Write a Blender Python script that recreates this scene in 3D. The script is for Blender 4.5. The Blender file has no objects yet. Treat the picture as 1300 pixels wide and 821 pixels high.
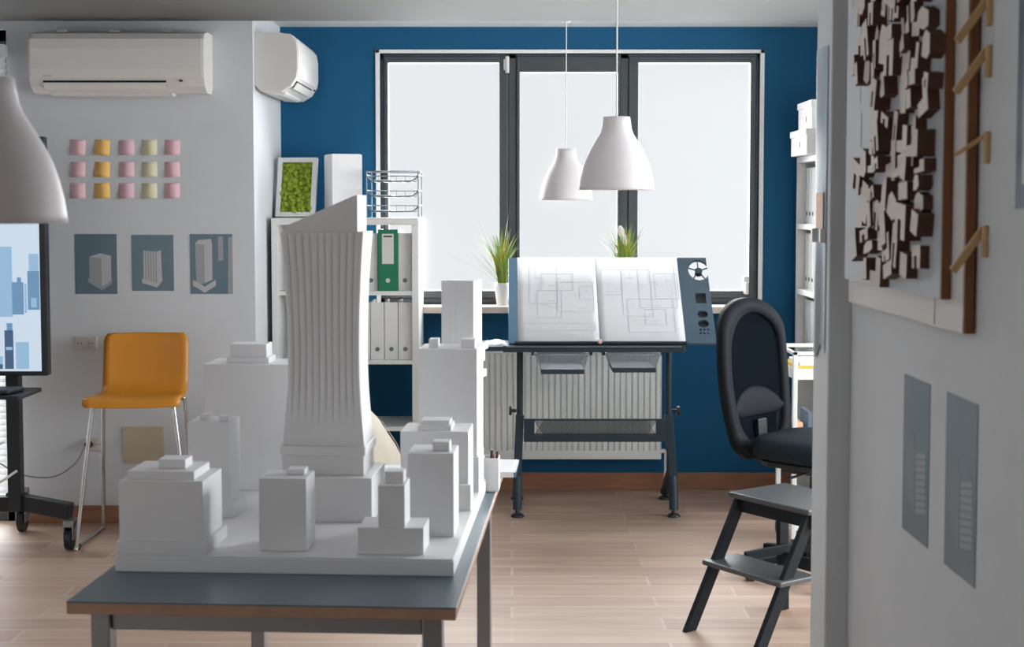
import bpy, math, random
from mathutils import Vector, Matrix
PI = math.pi; R = math.radians
S = bpy.context.scene
C = S.collection

# ------------------------------------------------------------ camera, world, lights
PITCH = R(3.34); F = 1800.0; EYE = 1.6
cd = bpy.data.cameras.new('camera'); cam = bpy.data.objects.new('camera', cd); C.objects.link(cam)
cam.location = (0, 0, EYE); cam.rotation_euler = (PI/2 - PITCH, 0, 0)
cd.sensor_width = 36; cd.lens = F*36/1300; cd.shift_y = -45/1300
cd.clip_start = .05; cd.clip_end = 100
cd.dof.use_dof = True; cd.dof.focus_distance = 6.6; cd.dof.aperture_fstop = 6.3
S.camera = cam
S.view_settings.view_transform = 'Standard'; S.view_settings.look = 'None'
S.view_settings.exposure = 0.0; S.view_settings.gamma = 1.0
S.view_settings.use_curve_mapping = False

w = bpy.data.worlds.new('overcast_sky'); S.world = w; w.use_nodes = True
bg = w.node_tree.nodes['Background']
bg.inputs[0].default_value = (0.80, 0.83, 0.85, 1); bg.inputs[1].default_value = 1.05
def sun(name, elev, azim, ang, strength, col):
    # azim: 0 = light coming from the blue wall's side (+Y), positive = from the right
    d = bpy.data.lights.new(name, 'SUN'); d.energy = strength; d.angle = R(ang); d.color = col
    o = bpy.data.objects.new(name, d); C.objects.link(o)
    src = Vector((math.sin(R(azim))*math.cos(R(elev)), math.cos(R(azim))*math.cos(R(elev)), math.sin(R(elev))))
    o.rotation_euler = src.to_track_quat('Z', 'Y').to_euler(); o.location = (2, 12, 6)
sun('daylight', 26, 4, 110, 34.0, (0.97, 0.99, 1.0))

def opening_fill(name, loc, rot, sx, sy, power, col):
    # fill light set in the opening of an added, unseen side window
    d = bpy.data.lights.new(name, 'AREA'); d.shape = 'RECTANGLE'; d.size = sx; d.size_y = sy; d.energy = power; d.color = col
    o = bpy.data.objects.new(name, d); C.objects.link(o); o.location = loc; o.rotation_euler = rot
opening_fill('added_side_fill', (3.72, 5.25, 1.65), (0, PI/2, 0), 1.45, 2.7, 182, (.95, .985, 1.0))

# pixel-on-plane helpers used to take measured positions from the photograph
def ray(u, v):
    b = -(v-365.5)/F
    return (u-650)/F, math.cos(PITCH)+b*math.sin(PITCH), b*math.cos(PITCH)-math.sin(PITCH)
def atY(u, v, Y):
    d = ray(u, v); t = Y/d[1]; return Vector((d[0]*t, Y, EYE+d[2]*t))

# ------------------------------------------------------------ materials
def mat(name, col, rough=.6, metal=0, spec=.5, emis=None, es=0, noise=0, nscale=20, bump=0, bscale=200, trans=0, alpha=1, subs=0):
    m = bpy.data.materials.new(name); m.use_nodes = True; nt = m.node_tree; b = nt.nodes['Principled BSDF']
    b.inputs['Base Color'].default_value = (*col, 1); b.inputs['Roughness'].default_value = rough
    b.inputs['Metallic'].default_value = metal; b.inputs['Specular IOR Level'].default_value = spec
    b.inputs['Transmission Weight'].default_value = trans; b.inputs['Alpha'].default_value = alpha
    if emis: b.inputs['Emission Color'].default_value = (*emis, 1); b.inputs['Emission Strength'].default_value = es
    tc = nt.nodes.new('ShaderNodeTexCoord')
    n = nt.nodes.new('ShaderNodeTexNoise'); n.inputs['Scale'].default_value = nscale; n.inputs['Detail'].default_value = 4
    nt.links.new(tc.outputs['Object'], n.inputs['Vector'])
    k = noise if noise else .03
    mx = nt.nodes.new('ShaderNodeMix'); mx.data_type = 'RGBA'
    mx.inputs[6].default_value = (*[c*(1-k) for c in col], 1); mx.inputs[7].default_value = (*[min(1, c*(1+k)) for c in col], 1)
    nt.links.new(n.outputs['Fac'], mx.inputs[0]); nt.links.new(mx.outputs[2], b.inputs['Base Color'])
    if bump:
        n2 = nt.nodes.new('ShaderNodeTexNoise'); n2.inputs['Scale'].default_value = bscale; n2.inputs['Detail'].default_value = 3
        nt.links.new(tc.outputs['Object'], n2.inputs['Vector'])
        bp = nt.nodes.new('ShaderNodeBump'); bp.inputs['Strength'].default_value = bump; bp.inputs['Distance'].default_value = .003
        nt.links.new(n2.outputs['Fac'], bp.inputs['Height']); nt.links.new(bp.outputs['Normal'], b.inputs['Normal'])
    return m
M = {}
M['wall'] = mat('white_plaster', (.63,.655,.68), .8, bump=.15, bscale=120)
M['ceiling'] = mat('ceiling_shade_grey', (.165,.168,.172), .85, bump=.1)  # grey puts the ceiling edge's shade into the colour
M['blue'] = mat('blue_wall_paint', (.0045,.092,.205), .7, bump=.15, bscale=120, spec=.3)
M['rightwall'] = mat('grey_white_plaster', (.62,.65,.67), .85, bump=.15, bscale=90)
M['midgrey'] = mat('bounce_cut_grey', (.33,.325,.32), .8, bump=.15, bscale=120)  # tone chosen to cut bounce off the unseen rear wall
M['trim'] = mat('white_trim', (.80,.80,.79), .6)
M['sill'] = mat('beige_sill', (.72,.60,.50), .5, noise=.1)
M['winframe'] = mat('anthracite_frame', (.055,.065,.072), .45)
M['plastic'] = mat('white_plastic', (.72,.70,.67), .4)
M['plastic_grey'] = mat('grey_plastic', (.50,.49,.47), .4)
M['dark'] = mat('dark_plastic', (.012,.016,.02), .4)
M['darkslot'] = mat('black_slot', (.01,.012,.014), .6)
M['model'] = mat('white_card', (.84,.84,.85), .7)
M['tower'] = mat('white_printed_plastic', (.82,.81,.81), .55, noise=.02, nscale=40)
M['orange'] = mat('orange_plastic', (.60,.24,.018), .38)
M['chrome'] = mat('chrome', (.6,.62,.63), .22, 1)
M['steel'] = mat('brushed_steel', (.30,.32,.34), .4, .8)
M['gunmetal'] = mat('dark_blue_steel', (.028,.046,.06), .45, .2, spec=.3)
M['blackwood'] = mat('dark_stained_wood', (.011,.015,.019), .5, spec=.18, noise=.25, nscale=12, bump=.2, bscale=60)
M['stepwood'] = mat('dark_stained_tread', (.07,.075,.08), .35, noise=.2, nscale=10)
M['paper'] = mat('paper', (.62,.625,.64), .8)
M['bookpaper'] = mat('notebook_paper', (.82,.83,.86), .7)
M['ink'] = mat('pale_ink', (.46,.47,.50), .8)
M['white'] = mat('white_laminate', (.72,.72,.70), .45)
M['binder'] = mat('binder_card', (.70,.70,.69), .55)
M['green'] = mat('green_card', (.008,.17,.075), .5)
M['label'] = mat('label_paper', (.62,.60,.57), .7)
M['ring'] = mat('ring_hole', (.16,.22,.21), .4, .3)
M['moss'] = mat('moss', (.27,.36,.03), .95, noise=.6, nscale=60, bump=.5, bscale=80)
M['radiator'] = mat('radiator_enamel', (.76,.77,.74), .45)
M['meshblack'] = mat('black_mesh_fabric', (.006,.008,.01), .8, spec=.04, bump=.6, bscale=700)
M['seatblack'] = mat('black_seat_fabric', (.018,.025,.032), .75, spec=.08, bump=.3, bscale=500)
M['frameblack'] = mat('black_nylon', (.008,.010,.013), .65, spec=.12)
M['glass'] = None
M['leaf'] = mat('leaf_green', (.20,.34,.05), .5, noise=.4, nscale=8)
M['leafy'] = mat('leaf_yellow', (.45,.36,.06), .5, noise=.3)
M['twig'] = mat('dry_twig', (.45,.40,.28), .7)
M['petal'] = mat('white_petal', (.8,.74,.72), .6)
M['pot'] = mat('white_ceramic', (.76,.76,.75), .3)
M['plate'] = mat('beige_plate', (.55,.47,.34), .6)
M['platelight'] = mat('pale_socket', (.64,.61,.56), .5)
M['shade'] = mat('pendant_shade', (.70,.655,.66), .5)
M['tabletop'] = mat('blue_grey_tabletop', (.11,.16,.19), .32)
M['plyedge'] = mat('plywood_edge', (.42,.25,.17), .5, noise=.2)
M['bean'] = mat('cream_fabric', (.66,.60,.50), .9, noise=.08, nscale=15, bump=.4, bscale=60)
M['bluestrip'] = mat('blue_glass_edge', (.10,.19,.28), .15)
M['panelglass'] = mat('smoked_blue_glass', (.055,.09,.12), .2)
M['yellow'] = mat('yellow_card', (.75,.50,.05), .6)
M['peach'] = mat('peach_card', (.70,.42,.26), .6)
M['redcard'] = mat('rust_card', (.35,.12,.08), .6)
M['bluecard'] = mat('dusty_blue_card', (.10,.14,.20), .6)
M['smoke'] = mat('smoked_tray_plastic', (.22,.26,.28), .3, alpha=.45)
M['clearwire'] = mat('silver_wire', (.14,.17,.18), .4, .5)
M['copper'] = mat('copper_clip', (.75,.5,.4), .35, .6)
M['brownwood'] = mat('laser_cut_brown', (.085,.035,.018), .7, noise=.2, nscale=60)
M['tan'] = mat('tan_wood', (.55,.36,.17), .6, noise=.1)
M['blockface'] = mat('pale_veneer', (.56,.50,.45), .7, noise=.12, nscale=40)
M['ply'] = mat('plywood_brown', (.20,.075,.025), .6, noise=.15)
M['boardwhite'] = mat('white_mount', (.68,.66,.63), .7)
M['mapblue'] = mat('pale_blue_map', (.50,.53,.56), .7)
M['photo'] = mat('photo_blue_grey', (.135,.20,.25), .35, noise=.12, nscale=3)
M['photobld'] = mat('photo_building_light', (.50,.51,.52), .5)
M['photobld2'] = mat('photo_building_mid', (.33,.35,.37), .5)
M['blind'] = mat('white_blind', (.82,.83,.84), .5)
_nt = M['blind'].node_tree; _tr = _nt.nodes.new('ShaderNodeBsdfTranslucent'); _tr.inputs[0].default_value = (.85,.86,.87,1); _mx = _nt.nodes.new('ShaderNodeMixShader'); _mx.inputs[0].default_value = .45
_nt.links.new(_nt.nodes['Principled BSDF'].outputs[0], _mx.inputs[1]); _nt.links.new(_tr.outputs[0], _mx.inputs[2]); _nt.links.new(_mx.outputs[0], _nt.nodes['Material Output'].inputs[0])
M['cable'] = mat('grey_cable', (.25,.25,.25), .5)

def glassmat():
    m = bpy.data.materials.new('window_glass'); m.use_nodes = True; nt = m.node_tree; nt.nodes.clear()
    o = nt.nodes.new('ShaderNodeOutputMaterial'); mx = nt.nodes.new('ShaderNodeMixShader')
    t = nt.nodes.new('ShaderNodeBsdfTransparent'); g = nt.nodes.new('ShaderNodeBsdfGlossy'); g.inputs['Roughness'].default_value = .2
    mx.inputs[0].default_value = .03
    nt.links.new(t.outputs[0], mx.inputs[1]); nt.links.new(g.outputs[0], mx.inputs[2]); nt.links.new(mx.outputs[0], o.inputs[0])
    return m
M['glass'] = glassmat()

def floormat(name, axis_swap=False):
    m = bpy.data.materials.new(name); m.use_nodes = True; nt = m.node_tree; b = nt.nodes['Principled BSDF']
    tc = nt.nodes.new('ShaderNodeTexCoord')
    br = nt.nodes.new('ShaderNodeTexBrick')
    br.inputs['Scale'].default_value = 1; br.inputs['Brick Width'].default_value = .92; br.inputs['Row Height'].default_value = .155
    br.inputs['Mortar Size'].default_value = .006; br.inputs['Mortar Smooth'].default_value = .1; br.inputs['Bias'].default_value = 0
    br.offset = .37; br.offset_frequency = 2
    br.inputs['Color1'].default_value = (.37,.245,.18,1); br.inputs['Color2'].default_value = (.49,.35,.265,1)
    br.inputs['Mortar'].default_value = (.48,.375,.305,1)
    nt.links.new(tc.outputs['Object'], br.inputs['Vector'])
    mp = nt.nodes.new('ShaderNodeMapping'); mp.inputs['Scale'].default_value = (1.3, 10, 1)
    nt.links.new(tc.outputs['Object'], mp.inputs[0])
    n = nt.nodes.new('ShaderNodeTexNoise'); n.inputs['Scale'].default_value = 1.6; n.inputs['Detail'].default_value = 6
    nt.links.new(mp.outputs[0], n.inputs['Vector'])
    cr = nt.nodes.new('ShaderNodeValToRGB'); cr.color_ramp.elements[0].position = .3; cr.color_ramp.elements[0].color = (.84,.82,.80,1)
    cr.color_ramp.elements[1].position = .7; cr.color_ramp.elements[1].color = (1.08,1.08,1.08,1)
    nt.links.new(n.outputs['Fac'], cr.inputs[0])
    mu = nt.nodes.new('ShaderNodeMix'); mu.data_type = 'RGBA'; mu.blend_type = 'MULTIPLY'; mu.inputs[0].default_value = 1
    nt.links.new(br.outputs['Color'], mu.inputs[6]); nt.links.new(cr.outputs[0], mu.inputs[7])
    nt.links.new(mu.outputs[2], b.inputs['Base Color']); b.inputs['Roughness'].default_value = .45
    return m
M['floor'] = floormat('wood_planks')
def skirtmat():
    m = mat('wood_skirting', (.26,.115,.06), .45)
    nt = m.node_tree; n = [x for x in nt.nodes if x.type == 'TEX_NOISE'][0]; tc = [x for x in nt.nodes if x.type == 'TEX_COORD'][0]
    mp = nt.nodes.new('ShaderNodeMapping'); mp.inputs['Scale'].default_value = (.3, 1, 4)
    nt.links.new(tc.outputs['Object'], mp.inputs[0]); nt.links.new(mp.outputs[0], n.inputs['Vector'])
    mx = [x for x in nt.nodes if x.type == 'MIX'][0]
    mx.inputs[6].default_value = (.19,.075,.035,1); mx.inputs[7].default_value = (.42,.20,.115,1)
    return m
M['skirt'] = skirtmat()
def screenmat(name, col, s):
    return mat(name, (.02,.02,.02), .3, emis=col, es=s)
M['scr_bg'] = screenmat('screen_pale', (.58,.68,.80), 1.0)
M['scr_light'] = screenmat('screen_light_blue', (.28,.46,.66), 1.0)
M['scr_mid'] = screenmat('screen_mid_blue', (.13,.27,.44), 1.0)
M['scr_dark'] = screenmat('screen_dark_blue', (.05,.10,.19), 1.0)

# ------------------------------------------------------------ mesh builder
class MB:
    def __init__(s): s.v = []; s.f = []; s.mi = []; s.sm = []; s.m = 0; s.T = Matrix.Identity(4)
    def add(s, vs, fs, smooth=False):
        o = len(s.v); s.v += [s.T @ Vector(p) for p in vs]
        s.f += [[i+o for i in q] for q in fs]; s.mi += [s.m]*len(fs); s.sm += [smooth]*len(fs); return s
    def box(s, x0, x1, y0, y1, z0, z1):
        return s.add([(x0,y0,z0),(x1,y0,z0),(x1,y1,z0),(x0,y1,z0),(x0,y0,z1),(x1,y0,z1),(x1,y1,z1),(x0,y1,z1)],
                     [(3,2,1,0),(4,5,6,7),(0,1,5,4),(1,2,6,5),(2,3,7,6),(3,0,4,7)])
    def hexa(s, p): return s.add(p, [(3,2,1,0),(4,5,6,7),(0,1,5,4),(1,2,6,5),(2,3,7,6),(3,0,4,7)])
    def beam(s, a, b, wx, wy, up=(0,0,1)):
        a = Vector(a); b = Vector(b); d = (b-a).normalized(); u = Vector(up)
        x = d.cross(u); x = x.normalized() if x.length > 1e-4 else Vector((1,0,0)); y = x.cross(d).normalized()
        x = x*wx/2; y = y*wy/2
        return s.hexa([a-x-y, a+x-y, a+x+y, a-x+y, b-x-y, b+x-y, b+x+y, b-x+y])
    def prism(s, poly, ax, a0, a1):
        # poly of 2D points extruded along axis ax ('x': (y,z), 'y': (x,z), 'z': (x,y))
        def P(p, a): return {'x':(a,p[0],p[1]),'y':(p[0],a,p[1]),'z':(p[0],p[1],a)}[ax]
        n = len(poly); ar = sum(poly[i][0]*poly[(i+1)%n][1]-poly[(i+1)%n][0]*poly[i][1] for i in range(n))
        if (ar < 0) != (ax == 'y'): poly = poly[::-1]
        vs = [P(p, a0) for p in poly]+[P(p, a1) for p in poly]
        fs = [list(range(n))[::-1], list(range(n, 2*n))]+[(i,(i+1)%n,n+(i+1)%n,n+i) for i in range(n)]
        if a1 < a0: fs = [list(q)[::-1] for q in fs]
        return s.add(vs, fs)
    def lathe(s, prof, n=32, c=(0,0,0), closed=False):
        vs = []; fs = []
        for r, z in prof:
            for i in range(n): a = 2*PI*i/n; vs.append((c[0]+r*math.cos(a), c[1]+r*math.sin(a), c[2]+z))
        m = len(prof)
        for k in range(m if closed else m-1):
            k2 = (k+1) % m
            for i in range(n): j = (i+1)%n; fs.append((k*n+i, k*n+j, k2*n+j, k2*n+i))
        s.add(vs, fs, True)
        if not closed:
            if prof[0][0] > 1e-5: s.add([vs[i] for i in range(n)], [list(range(n))[::-1]])
            if prof[-1][0] > 1e-5: s.add([vs[(m-1)*n+i] for i in range(n)], [list(range(n))])
        return s
    def tube(s, path, r, n=10, caps=True, rs=None):
        P = [Vector(p) for p in path]; m = len(P); vs = []; fs = []
        up = Vector((0,0,1)); prev = None
        for k, p in enumerate(P):
            d = (P[min(k+1,m-1)]-P[max(k-1,0)]).normalized()
            if prev is None:
                u = up if abs(d.dot(up)) < .95 else Vector((1,0,0)); x = d.cross(u).normalized()
            else:
                x = (prev - d*prev.dot(d)); x = x.normalized() if x.length > 1e-6 else d.orthogonal().normalized()
            prev = x; y = d.cross(x); rr = rs[k] if rs else r
            for i in range(n): a = 2*PI*i/n; vs.append(p + x*rr*math.cos(a) + y*rr*math.sin(a))
        for k in range(m-1):
            for i in range(n): j = (i+1)%n; fs.append((k*n+i, k*n+j, (k+1)*n+j, (k+1)*n+i))
        s.add(vs, fs, True)
        if caps: s.add(vs[:n], [list(range(n))[::-1]]); s.add(vs[-n:], [list(range(n))])
        return s
    def cyl(s, a, b, r, n=20): return s.tube([a, b], r, n)
    def loft(s, rings, smooth=True, caps=True):
        n = len(rings[0]); vs = [p for r in rings for p in r]; fs = []
        for k in range(len(rings)-1):
            for i in range(n): j = (i+1)%n; fs.append((k*n+i, k*n+j, (k+1)*n+j, (k+1)*n+i))
        s.add(vs, fs, smooth)
        if caps: s.add(rings[0], [list(range(n))[::-1]]); s.add(rings[-1], [list(range(n))])
        return s
    def blob(s, c, rx, ry, rz, nu=6, nv=4):
        vs = [(c[0],c[1],c[2]-rz)]; fs = []
        for k in range(1, nv):
            t = PI*k/nv
            for i in range(nu): a = 2*PI*i/nu; vs.append((c[0]+rx*math.sin(t)*math.cos(a), c[1]+ry*math.sin(t)*math.sin(a), c[2]-rz*math.cos(t)))
        vs.append((c[0],c[1],c[2]+rz)); L = len(vs)-1
        for i in range(nu):
            j = (i+1)%nu; fs.append((0,1+j,1+i)); fs.append((L, 1+(nv-2)*nu+i, 1+(nv-2)*nu+j))
            for k in range(nv-2): fs.append((1+k*nu+i,1+k*nu+j,1+(k+1)*nu+j,1+(k+1)*nu+i))
        return s.add(vs, fs, True)

def rounded(w, h, r, n=5, cx=0, cy=0):
    pts = []
    for (sx, sy, a0) in ((1,1,0),(-1,1,90),(-1,-1,180),(1,-1,270)):
        for i in range(n+1):
            a = R(a0+90*i/n); pts.append((cx+sx*(w/2-r)+r*math.cos(a), cy+sy*(h/2-r)+r*math.sin(a)))
    return pts
def smoothpath(pts, n=6):
    P = [Vector(p) for p in pts]; out = []
    for i in range(len(P)-1):
        p0 = P[max(i-1,0)]; p1 = P[i]; p2 = P[i+1]; p3 = P[min(i+2,len(P)-1)]
        for k in range(n):
            t = k/n; out.append(.5*((2*p1)+(-p0+p2)*t+(2*p0-5*p1+4*p2-p3)*t*t+(-p0+3*p1-3*p2+p3)*t**3))
    out.append(P[-1]); return out

def obj(name, mb, mats, parent=None, bevel=0, world=False, origin=None, seg=2):
    """links mb as ONE mesh object; world=True: verts are world coords, re-expressed in the parent's frame"""
    me = bpy.data.meshes.new(name)
    inv = Matrix.Identity(4)
    o = bpy.data.objects.new(name, me); C.objects.link(o)
    if parent: o.parent = parent
    if world and parent:
        w_ = Matrix.Identity(4); p = parent; ch = []
        while p: ch.append(p); p = p.parent
        for p in reversed(ch): w_ = w_ @ p.matrix_basis
        inv = w_.inverted()
    if origin is not None: inv = Matrix.Translation(-Vector(origin)); o.location = origin
    me.from_pydata([tuple(inv @ v) for v in mb.v], [], mb.f)
    if not isinstance(mats, (list, tuple)): mats = [mats]
    for m in mats: me.materials.append(M[m])
    for p, a, b in zip(me.polygons, mb.mi, mb.sm): p.material_index = a; p.use_smooth = b
    me.update()
    if bevel:
        bv = o.modifiers.new('bevel', 'BEVEL'); bv.width = bevel; bv.segments = seg; bv.limit_method = 'ANGLE'; bv.angle_limit = R(40)
    return o
def tag(o, label, cat, group=None):
    o['label'] = label; o['category'] = cat
    if group: o['group'] = group
    return o
def thing(name, label, cat, loc=(0,0,0), rz=0, group=None):
    o = bpy.data.objects.new(name, None); C.objects.link(o); o.empty_display_size = .05
    o.location = loc; o.rotation_euler = (0,0,rz); return tag(o, label, cat, group)
def struct(name, mb, mats, parent=None, bevel=0):
    o = obj(name, mb, mats, parent, bevel)
    if not parent: o['kind'] = 'structure'
    return o
def sempty(name, loc=(0,0,0)):
    o = bpy.data.objects.new(name, None); C.objects.link(o); o.location = loc; o['kind'] = 'structure'; return o
def dup(root, loc, rz=None, label=None, group=None):
    r = root.copy(); C.objects.link(r); r.location = loc
    if rz is not None: r.rotation_euler = (0,0,rz)
    if label: r['label'] = label
    if group: r['group'] = group
    for ch in list(root.children):
        c = ch.copy(); C.objects.link(c); c.parent = r
        for g in ch.children: d = g.copy(); C.objects.link(d); d.parent = c
    return r
def B(*a): return MB().box(*a)
ORD = ['first','second','third','fourth','fifth','sixth','seventh','eighth','ninth','tenth']

# ------------------------------------------------------------ the room
YF, YB, XS, XR = 7.08, 7.92, -1.285, 1.98     # left white wall, blue wall, recess side wall, right wall
ZC, ZR = 2.50, 2.585                           # main ceiling, recess ceiling
WX0, WX1, WZ0, WZ1 = -.733, 1.375, 1.05, 2.44  # window opening
DX = -2.505                                    # right edge of balcony door opening
struct('floor', B(-4.4, 3.7, -1.5, 8.1, -.12, 0), 'floor')
struct('ceiling', B(-4.4, 3.7, -1.5, 6.2, ZR+.02, ZR+.14), 'wall')
struct('trim_4', B(-4.4, 3.7, 6.2, 7.0, ZC, ZR+.14), 'ceiling')  # dropped strip, its grey stands for shade beside the white ceiling
struct('trim_1', B(-4.4, 3.7, 7.0, 8.2, ZR, ZR+.12), 'trim')
# blue wall with window opening
m = MB().box(XS-.1, WX0, YB, YB+.22, 0, ZR).box(WX1, XR+.1, YB, YB+.22, 0, ZR).box(WX0, WX1, YB, YB+.22, 0, WZ0).box(WX0, WX1, YB, YB+.22, WZ1, ZR)
struct('wall_back', m, 'blue')
struct('wall_recess', B(XS-.12, XS, YF+.2, YB, 0, ZR), 'wall')
m = MB().box(DX, XS, YF, YF+.2, 0, ZR).box(-4.4, DX, YF, YF+.2, 2.47, ZR)
struct('wall_front', m, 'wall')
struct('wall_left', MB().box(-4.5, -4.4, 3.0, 8.1, 0, ZR).box(-4.5, -4.4, -1.5, 3.0, 0, .8), 'wall')  # open above the low stretch, added so skylight reaches the partition
struct('added_rear_wall', MB().box(-4.5, .833, -1.62, -1.5, 0, ZR), 'midgrey')  # unseen wall added to hold back light; its grey lowers the bounce
RW = 3.6  # unseen outer wall, set back to even out the side fill
m = MB().box(XR, XR+.12, 7.0, 8.1, 0, ZR)
m.box(RW, RW+.12, 3.4, 3.85, 0, ZR).box(RW, RW+.12, 6.65, 7.12, 0, ZR).box(RW, RW+.12, 3.85, 6.65, 0, .9).box(RW, RW+.12, 3.85, 6.65, 2.4, ZR)
m.box(XR+.12, RW, 7.0, 7.12, 0, ZR)
struct('wall_right', m, 'wall')
sw = sempty('added_window', (RW+.02, 5.25, .9))  # unseen window added around the side fill light
m = MB()
for y in (3.85, 5.22, 6.59): m.box(RW+.02, RW+.08, y, y+.06, .9, 2.4)
for y in (3.91, 5.28): m.box(RW+.02, RW+.08, y, y+1.31, .9, .96).box(RW+.02, RW+.08, y, y+1.31, 2.34, 2.4)
obj('window_frame', m, 'winframe', sw, world=True)
m = MB().box(.833, RW+.1, -1.5, 3.47, 0, ZR+.02).box(.777, RW+.1, 3.47, 3.64, 0, ZR+.02)
struct('wall_partition', m, 'rightwall', bevel=.004)
struct('baseboard_back', B(XS, XR, YB-.012, YB, 0, .098), 'skirt', bevel=.003)
struct('baseboard_front', B(DX, XS, YF-.012, YF, 0, .09), 'skirt', bevel=.003)
struct('baseboard_recess', B(XS, XS+.012, YF, YB, 0, .095), 'skirt', bevel=.003)
# plaster trim round the window
m = MB().box(WX0-.024, WX0, YB-.012, YB, WZ0, WZ1+.02).box(WX1, WX1+.024, YB-.012, YB, WZ0, WZ1+.02).box(WX0-.024, WX1+.024, YB-.012, YB, WZ1, WZ1+.02)
struct('trim_2', m, 'trim', bevel=.002)

def pxX(u, Y=YB+.04): return (u-650)/F*Y*.9995
def pxZ(v, Y=YB+.04): return atY(650, v, Y).z
wn = sempty('window_1', (WX0, YB+.05, WZ0))
y0, y1 = YB+.02, YB+.09
zb = WZ0
m = MB().box(WX0, WX1, y0, y1, pxZ(80)+.02, WZ1).box(WX0, WX1, y0, y1, zb, zb+.03)
m.box(WX0, pxX(489), y0, y1, zb, WZ1).box(pxX(957), WX1, y0, y1, zb, WZ1)
m.box(pxX(645), pxX(656), y0, y1, zb, WZ1).box(pxX(786), pxX(797), y0, y1, zb, WZ1)
obj('window_frame', m, 'winframe', wn, .004, world=True)
for (a, b, c, d, t) in ((489, 645, 494, 634, 80), (656, 786, 660, 783, 92), (797, 957, 809, 950, 80)):
    A, Bx, Cx, D = pxX(a), pxX(b), pxX(c), pxX(d); zt = pxZ(t); z0 = zb+.03; z1 = zb+.072; zu = pxZ(72)
    m = MB().box(A, Cx, y0-.012, y1-.01, z0, zu).box(D, Bx, y0-.012, y1-.01, z0, zu).box(Cx, D, y0-.012, y1-.01, z0, z1).box(Cx, D, y0-.012, y1-.01, zt, zu)
    sa = obj('sash', m, 'winframe', wn, .004, world=True)
    obj('glass_pane', B(Cx, D, y0+.02, y0+.026, z1, zt), 'glass', sa, world=True)
p = atY(947, 362, YB); m = MB().box(p.x-.014, p.x+.014, y0-.03, y0-.012, p.z-.05, p.z+.05).box(p.x-.01, p.x+.01, y0-.06, y0-.03, p.z-.05, p.z+.02)
obj('window_handle', m, 'plastic', wn, .006, world=True)
p = atY(644, 82, YB); m = MB().cyl((p.x, y0-.02, p.z-.045), (p.x, y0-.02, p.z+.045), .011).box(p.x-.02, p.x, y0-.02, y0-.005, p.z-.03, p.z+.03)
obj('hinge', m, 'plastic', wn, world=True)
struct('trim_3', B(WX0-.04, WX1+.03, YB-.17, YB+.03, 1.008, 1.046), 'sill', bevel=.005)

# balcony door at the far left, with a white blind
dr = sempty('door_1', (-3.3, YF+.05, 0))
m = MB().box(DX-.055, DX, YF+.04, YF+.11, 0, 2.47).box(-4.4, DX, YF+.04, YF+.11, 2.41, 2.47).box(-4.4, DX, YF+.04, YF+.11, 0, .08).box(-4.4, -4.3, YF+.04, YF+.11, 0, 2.47).box(-3.5, -3.4, YF+.04, YF+.11, 0, 2.47)
obj('door_frame', m, 'winframe', dr, .004, world=True)
obj('glass_pane', B(-3.4, DX-.055, YF+.07, YF+.076, .08, 2.41), 'glass', dr, world=True)
obj('glass_pane', B(-4.3, -3.5, YF+.07, YF+.076, .08, 2.41), 'glass', dr, world=True)
bl = thing('window_blind', 'white horizontal slat blind over the balcony door at the left edge', 'blind', (-3.2, YF-.03, .095))
m = MB()
for k in range(71):
    z = .13+k*.031; m.hexa([(-3.9,YF-.046,z),(DX+.01,YF-.046,z),(DX+.01,YF-.028,z+.033),(-3.9,YF-.028,z+.033),(-3.9,YF-.048,z+.001),(DX+.01,YF-.048,z+.001),(DX+.01,YF-.030,z+.034),(-3.9,YF-.030,z+.034)])
obj('slats', m, 'blind', bl, world=True)
obj('head_rail', B(-3.9, DX+.01, YF-.06, YF-.005, 2.33, 2.39), 'blind', bl, .004, world=True)
obj('bottom_rail', B(-3.9, DX+.01, YF-.055, YF-.015, .095, .12), 'blind', bl, .004, world=True)

# ------------------------------------------------------------ wall things, left
def sock(name, label, x0, x1, v0, v1, n, mt):
    a = atY(x0, v1, YF-.01); b = atY(x1, v0, YF-.01)
    t = thing(name, label, 'socket', ((a.x+b.x)/2, YF, a.z))
    obj('face_plate', B(a.x, b.x, YF-.012, YF, a.z, b.z), mt, t, .003, world=True)
    for k in range(n):
        cx = a.x+(b.x-a.x)*(k+.5)/n; cz = (a.z+b.z)/2
        m = MB().tube([(cx, YF-.0165, cz), (cx, YF-.0122, cz)], .021, 20)
        s_ = obj('outlet', m, mt, t, world=True)
        m = MB().cyl((cx-.009, YF-.018, cz), (cx-.009, YF-.0166, cz), .003, 8).cyl((cx+.009, YF-.018, cz), (cx+.009, YF-.0166, cz), .003, 8)
        obj('socket_hole', m, 'darkslot', s_, world=True)
    return t
sock('wall_socket', 'upper pale double wall socket left of the orange chair back', 95, 123, 427, 444, 2, 'platelight')
sock('wall_socket', 'lower pale double wall socket between the orange chair legs', 107, 131, 555, 572, 2, 'platelight')
a = atY(157, 588, YF); b = atY(208, 541, YF)
t = thing('junction_cover', 'square beige junction cover plate low on the white wall', 'cover plate', ((a.x+b.x)/2, YF, a.z))
obj('cover', B(a.x, b.x, YF-.01, YF, a.z, b.z), 'plate', t, .002, world=True)
for sx in (a.x+.012, b.x-.012):
    for sz in (a.z+.012, b.z-.012): obj('screw', MB().cyl((sx, YF-.0125, sz), (sx, YF-.0101, sz), .004, 10), 'steel', t, world=True)
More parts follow.
